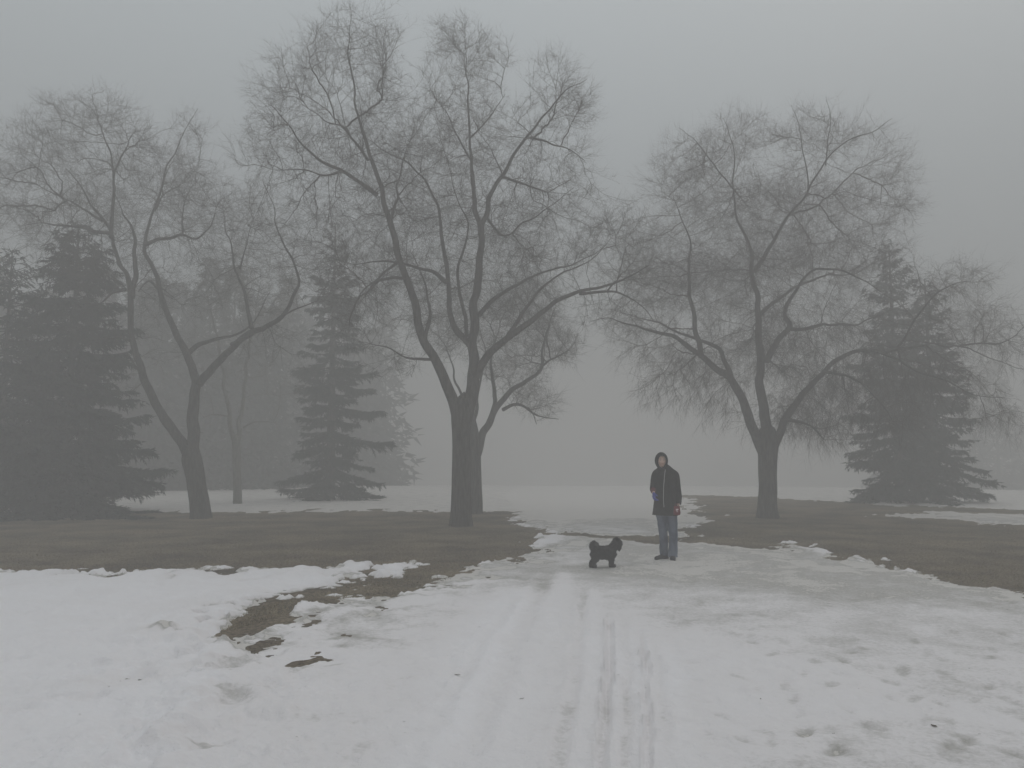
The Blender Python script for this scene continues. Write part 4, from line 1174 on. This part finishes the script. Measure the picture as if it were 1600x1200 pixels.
leg_r = limb_loft([(.070, 0, .84, .085, .09), (.090, -.02, .66, .075, .08), (.108, -.04, .46, .052, .055), (.108, -.03, .30, .052, .055), (.100, -.03, .07, .033, .036), (.100, -.03, .03, .035, .05)])
arm_r = limb_loft([(.15, 0, 1.36, .045, .045), (.185, .01, 1.24, .042, .042), (.207, .02, 1.09, .036, .036), (.208, -.02, .98, .033, .033), (.196, -.06, .885, .024, .026), (.193, -.068, .86, .022, .030)])
arm_l = limb_loft([(-.135, 0, 1.36, .045, .045), (-.165, .03, 1.24, .042, .042), (-.178, .07, 1.12, .036, .036), (-.19, 0, 1.10, .033, .033), (-.200, -.09, 1.075, .024, .026), (-.203, -.12, 1.055, .022, .030)])


def hand(w0, down, palm_n, thumb, curl, seg=8):
    """palm and five bent fingers; w0 wrist, down = palm run, palm_n = side the fingers curl to, thumb = side of the thumb"""
    w0 = np.array(w0, float); down = np.array(down, float); down /= np.linalg.norm(down)
    pn = np.array(palm_n, float); pn -= down * np.dot(pn, down); pn /= np.linalg.norm(pn)
    sd_ = np.cross(down, pn); sd_ *= np.sign(np.dot(sd_, thumb)) or 1
    out = []
    path = [w0 - down * .02, w0 + down * .03, w0 + down * .085]
    P = np.array([[*p, .5, .5] for p in path])
    # palm as a flattened lump
    def pal(Dv, V):
        return (V[:, :1] * sd_ + V[:, 1:2] * pn + V[:, 2:3] * down)
    out.append(ellipsoid(w0 + down * .045, .038, .016, .056, 16, 12, pal))
    for i, (off, ln) in enumerate([(.027, .068), (.010, .076), (-.009, .070), (-.026, .054)]):
        p = w0 + down * .075 + sd_ * off
        a = 0.25
        pts = [[*(p - down * .03), .0095, .0095], [*p, .0092, .0092]]
        for j, fr in enumerate((.45, .32, .23)):
            a += curl * (0.7, 1.0, 0.8)[j]
            dv = down * math.cos(a) + pn * math.sin(a)
            p = p + dv * ln * fr
            rr = .0088 - .0012 * j
            pts.append([*p, rr, rr])
        out.append(limb_loft(pts, seg, True, .006))
        out.append(ellipsoid(p, .0066, .0066, .0066, 8, 6))
    t0 = w0 + down * .015 + sd_ * .026
    dv = down * .6 + sd_ * .75 + pn * .25; dv /= np.linalg.norm(dv)
    dv2 = down * .8 + sd_ * .25 + pn * .55; dv2 /= np.linalg.norm(dv2)
    out.append(limb_loft([[*(t0 - dv * .015), .012, .012], [*(t0 + dv * .028), .0108, .0108], [*(t0 + dv * .030 + dv2 * .024), .0095, .0095], [*(t0 + dv * .030 + dv2 * .042), .0078, .0078]], seg, True, .006))
    return out


hand_r = hand((.192, -.070, .858), (-.10, -.20, -1), (-1, 0.1, 0), (0, -1, 0), 0.75)
hand_l = hand((-.203, -.125, 1.050), (0, -.35, -1), (1, .2, 0), (0, -1, 0), 0.45)
fuse('body', [head, neck, torso, leg_l, leg_r, arm_r, arm_l] + ears + hand_r + hand_l, 0.005, M_SKIN, person, 1, dec=0.2)


def folds(V, amp, sx, sz, seed):
    n_ = fbm(np.arctan2(V[:, 1], V[:, 0]) * sx, V[:, 2] * sz, 3, seed)
    rad = V[:, :2] / (np.linalg.norm(V[:, :2], axis=1, keepdims=True) + 1e-6)
    V = V.copy(); V[:, :2] += rad * (n_ * amp)[:, None]
    return V


co = limb_loft([(.003, 0, .695, .208, .145), (.004, 0, .74, .202, .142), (.004, 0, .85, .190, .138), (.004, 0, .98, .175, .130), (.005, 0, 1.10, .165, .122), (.006, 0, 1.22, .172, .120),
                (.008, 0, 1.32, .178, .112), (.008, .005, 1.375, .160, .098), (.0, .008, 1.42, .110, .085), (-.015, .008, 1.455, .078, .078), (-.03, .0, 1.475, .070, .075)], 40, True, .025)
co = (folds(co[0], .020, 2.2, 3.0, 5), co[1], co[2])
slv_r = limb_loft([(.125, .005, 1.365, .06, .06), (.165, .005, 1.33, .064, .066), (.190, .01, 1.22, .058, .060), (.211, .02, 1.08, .052, .055), (.212, -.02, .97, .049, .052), (.202, -.055, .89, .044, .048), (.199, -.062, .872, .043, .047)], 20, True, .02)
slv_r = (slv_r[0] + (fbm(slv_r[0][:, 2] * 14, slv_r[0][:, 0] * 14, 2, 3) * .005)[:, None], slv_r[1], slv_r[2])
slv_l = limb_loft([(-.050, .010, 1.415, .045, .05), (-.100, .005, 1.385, .056, .06), (-.145, .01, 1.33, .062, .064), (-.168, .035, 1.22, .056, .058), (-.178, .07, 1.12, .052, .052), (-.190, .01, 1.105, .048, .048), (-.198, -.06, 1.088, .043, .045)], 20, True, .02)
slv_l = (slv_l[0] + (fbm(slv_l[0][:, 2] * 14, slv_l[0][:, 0] * 14, 2, 4) * .005)[:, None], slv_l[1], slv_l[2])
coat = fuse('coat', [co, slv_r, slv_l], .008, M_COAT, person, 2)

# hood: open shell round the head
rings = []
hseg, hring = 36, 26
hv = []
th = np.linspace(0.02, math.pi * 0.80, hring); ph = np.arange(hseg) * 2 * math.pi / hseg
for t_ in th:
    for p_ in ph:
        d_ = np.array([math.sin(t_) * math.sin(p_), -math.sin(t_) * math.cos(p_), math.cos(t_)])
        v = HC + np.array([0.003, .018, .002]) + d_ * np.array([.092, .117, .124])
        hv.append(v)
hv = np.array(hv).reshape(hring, hseg, 3)
# drape down to the collar
for k_ in range(1, 5):
    q_ = k_ / 4
    base = hv[hring - 1]
    tgt = np.array([-.02, .01, 1.415]) + np.stack([np.sin(ph) * (.078 + .020 * q_), -np.cos(ph) * (.085 + .01 * q_), 0 * ph], 1)
    hv = np.concatenate([hv, (base * (1 - q_) + tgt * q_)[None]], 0)
nrg = len(hv)
hidx = np.arange(nrg * hseg).reshape(nrg, hseg)
HQ = np.stack([hidx[:-1], hidx[1:], np.roll(hidx[1:], -1, 1), np.roll(hidx[:-1], -1, 1)], -1).reshape(-1, 4)
hvf = hv.reshape(-1, 3)
cen = hvf[HQ].mean(1)
rel = (cen - HC)
open_ = (rel[:, 1] < -0.012) & ((rel[:, 0] + .003) ** 2 / .066 ** 2 + (rel[:, 2] + .012) ** 2 / .102 ** 2 < 1)
HQ = HQ[~open_]
hme = mesh_np('hood', hvf, HQ)
ho = link('hood', hme, M_COAT, person)
so = ho.modifiers.new('thick', 'SOLIDIFY'); so.thickness = 0.012; so.offset = 1
ss = ho.modifiers.new('soft', 'SUBSURF'); ss.levels = 1; ss.render_levels = 1
# hood rim, a padded roll round the face
ang = np.linspace(0, 2 * math.pi, 30)
rim = np.stack([HC[0] - .003 + .070 * np.cos(ang), HC[1] - .072 - .030 * np.cos(ang * 0) + .03 * np.abs(np.cos(ang)) - .012 * np.sin(ang), HC[2] - .012 + .106 * np.sin(ang), 0 * ang + .010, 0 * ang + .010], 1)
fuse('hood_rim', [limb_loft(rim, 10, True, .01)], .005, M_COAT, person, 1)
# trousers
tr_l = limb_loft([(-.066, 0, .84, .098, .105), (-.062, .005, .70, .090, .098), (-.045, .02, .52, .074, .082), (-.030, .045, .38, .067, .076), (-.018, .08, .22, .066, .078), (-.010, .105, .09, .070, .084), (-.010, .108, .055, .072, .086)], 26, True, .02)
tr_r = limb_loft([(.072, 0, .84, .098, .105), (.090, -.015, .70, .092, .098), (.106, -.035, .52, .076, .082), (.110, -.04, .38, .070, .076), (.108, -.035, .22, .070, .078), (.098, -.03, .09, .076, .086), (.097, -.03, .045, .078, .088)], 26, True, .02)
tr_l = (tr_l[0] + np.stack([fbm(tr_l[0][:, 2] * 9, tr_l[0][:, 1] * 9, 3, 6) * .010, fbm(tr_l[0][:, 2] * 11, tr_l[0][:, 0] * 9, 3, 7) * .010, 0 * tr_l[0][:, 2]], 1), tr_l[1], tr_l[2])
tr_r = (tr_r[0] + np.stack([fbm(tr_r[0][:, 2] * 9, tr_r[0][:, 1] * 9, 3, 8) * .010, fbm(tr_r[0][:, 2] * 11, tr_r[0][:, 0] * 9, 3, 9) * .010, 0 * tr_r[0][:, 2]], 1), tr_r[1], tr_r[2])
fuse('jeans', [tr_l, tr_r], .007, M_DENIM, person, 1)


def shoe(cx, cy, ang):
    ca, sa = math.cos(ang), math.sin(ang)
    def rot(V):
        x = V[:, 0] * ca - V[:, 1] * sa + cx; y_ = V[:, 0] * sa + V[:, 1] * ca + cy
        return np.stack([x, y_, V[:, 2]], 1)
    up_ = [limb_loft([(0, .06, .035, .040, .030), (0, .0, .045, .043, .036), (0, -.08, .040, .046, .030), (0, -.15, .034, .044, .024), (0, -.185, .030, .030, .018)], 16, True, .02),
           limb_loft([(0, .035, .03, .042, .045), (0, .03, .09, .040, .045), (0, .03, .13, .042, .046)], 16, True, .02)]
    up_ = [(rot(v), q, t) for v, q, t in up_]
    b_ = fuse('boot', up_, .006, M_BOOT, person, 1)
    s_ = limb_loft([(0, .10, .011, .030, .012), (0, .06, .011, .042, .012), (0, -.05, .011, .044, .012), (0, -.12, .011, .050, .012), (0, -.175, .011, .040, .012), (0, -.195, .011, .02, .010)], 12, True, .02)
    a_ = Acc(); a_.add(rot(s_[0]), s_[1], s_[2])
    link('sole', a_.mesh('sole'), M_SOLE, b_)


shoe(-.025, .085, R(-52))
shoe(.098, -.045, R(-12))
# zip, seen as a pale line down the coat front
zp = []
for z_ in np.linspace(1.435, .83, 40):
    fx = np.interp(z_, [.83, .95, 1.15, 1.3, 1.40, 1.435], [-.048, -.052, -.045, -.028, -.008, -.004])
    best = -1
    hit, loc, nrm, _ = coat.ray_cast(Vector((fx, -1.0, z_)), Vector((0, 1, 0)))
    y_ = loc[1] if hit else -.13
    zp.append([fx, y_ - .001, z_, .0042, .003])
zp = np.array(zp)
v_, q_, t_ = limb_loft(zp, 8, True, .02)
a_ = Acc(); a_.add(v_, q_, t_); link('zip', a_.mesh('zip'), M_ZIP, coat)
# glove over the hand on the left of the picture, with a maroon cuff
gl = hand((-.203, -.125, 1.050), (0, -.35, -1), (1, .2, 0), (0, -1, 0), 0.45)
gl = [(v + 0, q, t) for v, q, t in gl]
gacc = []
for v, q, t in gl:
    c_ = v.mean(0); gacc.append((c_ + (v - c_) * np.array([1.28, 1.2, 1.08]), q, t))
fuse('glove', gacc, .005, M_BLUE, person, 1)
cf = limb_loft([(-.198, -.05, 1.095, .046, .046), (-.203, -.09, 1.082, .043, .043), (-.205, -.118, 1.066, .037, .039)], 16, True, .01)
fuse('cuff', [cf], .006, M_MAROON, person, 1)
# eyes, mouth, hair
for s in (-1, 1):
    v, q, t = ellipsoid(HC + np.array([s * .026, -.0815, .012]), .0085, .006, .0045, 10, 8)
    a_ = Acc(); a_.add(v, q, t); link('eye', a_.mesh('eye'), M_EYE, person)
    v, q, t = ellipsoid(HC + np.array([s * .028, -.086, .030]), .015, .005, .0032, 10, 6)
    a_ = Acc(); a_.add(v, q, t); link('eyebrow', a_.mesh('eyebrow'), M_HAIR, person)
v, q, t = ellipsoid(HC + np.array([0, -.0865, -.050]), .022, .006, .0055, 14, 8)
a_ = Acc(); a_.add(v, q, t); link('mouth', a_.mesh('mouth'), M_LIP, person)
v, q, t = ellipsoid(HC + np.array([0, -.002, .030]), .078, .092, .092, 30, 20)
keep = lambda V: V
v = np.asarray(v); sel_ = ~((v[:, 1] < -.05 + HC[1]) & (v[:, 2] < HC[2] + .062))
qm = sel_[q].all(1); tm = sel_[t].all(1)
a_ = Acc(); a_.add(v, q[qm], t[tm]); link('hair', a_.mesh('hair'), M_HAIR, person)

# red bag held in the other hand, white emblem on its side
bag = thing('bag', (px0 + .150, py0 - .165, zg + .695), 'small dark red bag with a white emblem hanging from the person\'s hand', 'bag')


def pouch(Dv, V):
    V = V.copy()
    zz = np.clip((V[:, 2] + .075) / .15, 0, 1)
    V[:, 0] = np.sign(V[:, 0]) * np.minimum(np.abs(V[:, 0]) * 1.5, .066 - .016 * zz)
    V[:, 2] = np.clip(V[:, 2] * 1.2, -.075, .075)
    V[:, 1] += .006 * fbm(V[:, 0] * 30, V[:, 2] * 25, 2, 5)
    return V


v, q, t = ellipsoid((0, 0, .075), .060, .024, .072, 32, 24, pouch)
bb = fuse('pouch', [(v, q, t)], .004, M_RED, bag, 2)
# handle loop up to the fingers
hl = [(-.030, .005, .140, .004, .004), (-.018, .035, .175, .004, .004), (.022, .060, .190, .004, .004), (.036, .055, .175, .004, .004), (.036, .010, .140, .004, .004)]
v, q, t = limb_loft(hl, 8, True, .006)
a_ = Acc(); a_.add(v, q, t); link('handle', a_.mesh('handle'), M_RED, bag)
# emblem: rounded cap over a short stem
em = Acc()
for (cx, cz, rx, rz) in [(-.006, .092, .020, .014), (.010, .096, .014, .012), (-.004, .074, .007, .020), (.004, .056, .011, .006)]:
    em.add(*ellipsoid((cx, 0, cz), rx, .0045, rz, 16, 10))
eo = link('emblem', em.mesh('emblem'), M_WHITE, bag)
hit, loc, nrm, _ = bb.ray_cast(Vector((0, -1, .08)), Vector((0, 1, 0)))
eo.location = (0, (loc[1] if hit else -.024) + .001, 0)
bag.scale = (.88, .9, .94)
bag.location = (px0 + .152, py0 - .155, zg + .707)

# ================================================================== DOG
dx, dy = gnd(944, 889)
dz = float(snow_z(np.array([dx]), np.array([dy]))[0]) - 0.004
dog = thing('dog', (dx, dy, dz), 'small fluffy black dog with curled tail standing on the path, facing right', 'dog')
Wd = []
Wd.append(limb_loft([(-.175, 0, .230, .065, .068), (-.14, 0, .228, .088, .100), (-.06, 0, .222, .088, .104), (.03, 0, .215, .090, .110), (.10, 0, .230, .086, .108), (.150, 0, .255, .064, .082)], 20, True, .02))
Wd.append(limb_loft([(.10, 0, .27, .065, .07), (.155, 0, .31, .055, .065), (.185, 0, .35, .058, .065)], 16, True, .02))        # neck
Wd.append(ellipsoid((.190, -.005, .365), .070, .068, .066))
Wd.append(limb_loft([(.205, -.01, .355, .034, .036), (.235, -.015, .338, .028, .030), (.252, -.018, .330, .020, .022)], 12, True, .01))   # muzzle
Wd.append(limb_loft([(.225, -.012, .325, .022, .026), (.228, -.012, .285, .020, .024), (.222, -.010, .250, .010, .014)], 12, True, .01))  # beard
for s in (-1, 1):
    Wd.append(limb_loft([(.175, s * .058, .385, .020, .014), (.170, s * .072, .345, .026, .014), (.172, s * .070, .300, .018, .010)], 12, True, .01))   # ears
    # front leg: shoulder, elbow, wrist, paw
    o_ = .012 * s
    Wd.append(limb_loft([(.118 + o_, s * .050, .235, .042, .045), (.105 + o_, s * .052, .155, .034, .036), (.108 + o_, s * .052, .090, .028, .030), (.112 + o_, s * .052, .035, .028, .028), (.116 + o_, s * .052, .012, .026, .028)], 14, True, .015))
    Wd.append(ellipsoid((.130 + o_, s * .052, .018), .032, .026, .018))
    # hind leg: hip, knee forward, hock back, paw
    o_ = .014 * s
    Wd.append(limb_loft([(-.140 + o_, s * .050, .225, .068, .052), (-.118 + o_, s * .058, .155, .056, .044), (-.145 + o_, s * .058, .105, .042, .036), (-.178 + o_, s * .056, .070, .032, .030), (-.168 + o_, s * .055, .020, .030, .028)], 14, True, .015))
    Wd.append(ellipsoid((-.150 + o_, s * .055, .018), .036, .026, .018))
body = fuse('body', Wd, .007, M_FUR, dog, 2)
tl = [limb_loft([(-.165, 0, .27, .028, .028), (-.185, .0, .315, .028, .028), (-.155, .0, .350, .030, .028), (-.115, .0, .345, .028, .028), (-.100, .0, .315, .022, .022)], 12, True, .012)]
tail = fuse('tail', tl, .006, M_GREYFUR, dog, 1)


def fur(src, m, n, lmin, lmax, seed, name='fur', down=0.5, parent=None):
    r_ = np.random.default_rng(seed)
    me = src.data
    me.calc_loop_triangles()
    vco = np.zeros(len(me.vertices) * 3); me.vertices.foreach_get('co', vco); vco = vco.reshape(-1, 3)
    tri = np.zeros(len(me.loop_triangles) * 3, int); me.loop_triangles.foreach_get('vertices', tri); tri = tri.reshape(-1, 3)
    e1 = vco[tri[:, 1]] - vco[tri[:, 0]]; e2 = vco[tri[:, 2]] - vco[tri[:, 0]]
    nn_ = np.cross(e1, e2); ar = np.linalg.norm(nn_, axis=1); nn_ /= ar[:, None] + 1e-12
    k = r_.choice(len(tri), n, p=ar / ar.sum())
    u_ = r_.uniform(size=(n, 1)); v2 = r_.uniform(size=(n, 1)); f_ = (u_ + v2) > 1
    u_ = np.where(f_, 1 - u_, u_); v2 = np.where(f_, 1 - v2, v2)
    p = vco[tri[k, 0]] + e1[k] * u_ + e2[k] * v2
    nr_ = nn_[k]
    # curly clumps: direction noise shared by neighbours
    cl = np.stack([fbm(p[:, 0] * 30 + 5, p[:, 2] * 30 + p[:, 1] * 22, 2, seed + i) for i in range(3)], 1)
    d = nr_ + cl * 1.3 + r_.normal(0, .25, (n, 3)); d[:, 2] -= down
    d /= np.linalg.norm(d, axis=1, keepdims=True)
    ln = r_.uniform(lmin, lmax, (n, 1)) * (1 + cl[:, :1])
    wv_ = np.cross(d, r_.normal(size=(n, 3))); wv_ /= np.linalg.norm(wv_, axis=1, keepdims=True)
    w2 = .0022
    V = np.stack([p - nr_ * .002 - wv_ * w2, p - nr_ * .002 + wv_ * w2, p + d * ln], 1).reshape(-1, 3)
    V[:, 2] = np.maximum(V[:, 2], 0.002)
    return link(name, mesh_np(name, V, T=np.arange(n * 3).reshape(-1, 3)), m, parent or src)


fo = fur(body, M_FUR, 26000, .010, .026, 1)
ft = fur(tail, M_GREYFUR, 4000, .010, .022, 2)
v, q, t = ellipsoid((.268, -.02, .338), .009, .012, .009, 12, 8)
a_ = Acc(); a_.add(v, q, t); link('nose', a_.mesh('nose'), M_NOSE, dog)
for s in (-1, 1):
    v, q, t = ellipsoid((.240, -.008 + s * .028, .372), .007, .006, .007, 10, 8)
    a_ = Acc(); a_.add(v, q, t); link('eye', a_.mesh('eye'), M_EYE, dog)

# ================================================================== HAZE
hm = bpy.data.materials.new('haze'); hm.use_nodes = True
ht = hm.node_tree; ht.nodes.clear()
pv = ht.nodes.new('ShaderNodeVolumePrincipled')
pv.inputs['Color'].default_value = (0.795, 0.778, 0.766, 1)
pv.inputs['Density'].default_value = HAZE_DENSITY
pv.inputs['Anisotropy'].default_value = 0.0
oo = ht.nodes.new('ShaderNodeOutputMaterial')
ht.links.new(pv.outputs[0], oo.inputs['Volume'])
z0_, z1_ = -4.2, 14.2
E_ = 430.0
bv = np.array([(x, y_, z) for z in (z0_, z1_) for x, y_ in ((-E_, -E_), (E_, -E_), (E_, E_), (-E_, E_))], float)
bq = np.array([(0, 3, 2, 1), (4, 5, 6, 7), (0, 1, 5, 4), (1, 2, 6, 5), (2, 3, 7, 6), (3, 0, 4, 7)])
hz_me = mesh_np('haze', bv, bq)
hz_me.polygons.foreach_set('use_smooth', np.zeros(6, bool))
hz_o = link('haze', hz_me, hm)
hz_o['kind'] = 'stuff'; hz_o['label'] = 'dense pale winter fog filling the whole park'; hz_o['category'] = 'fog'
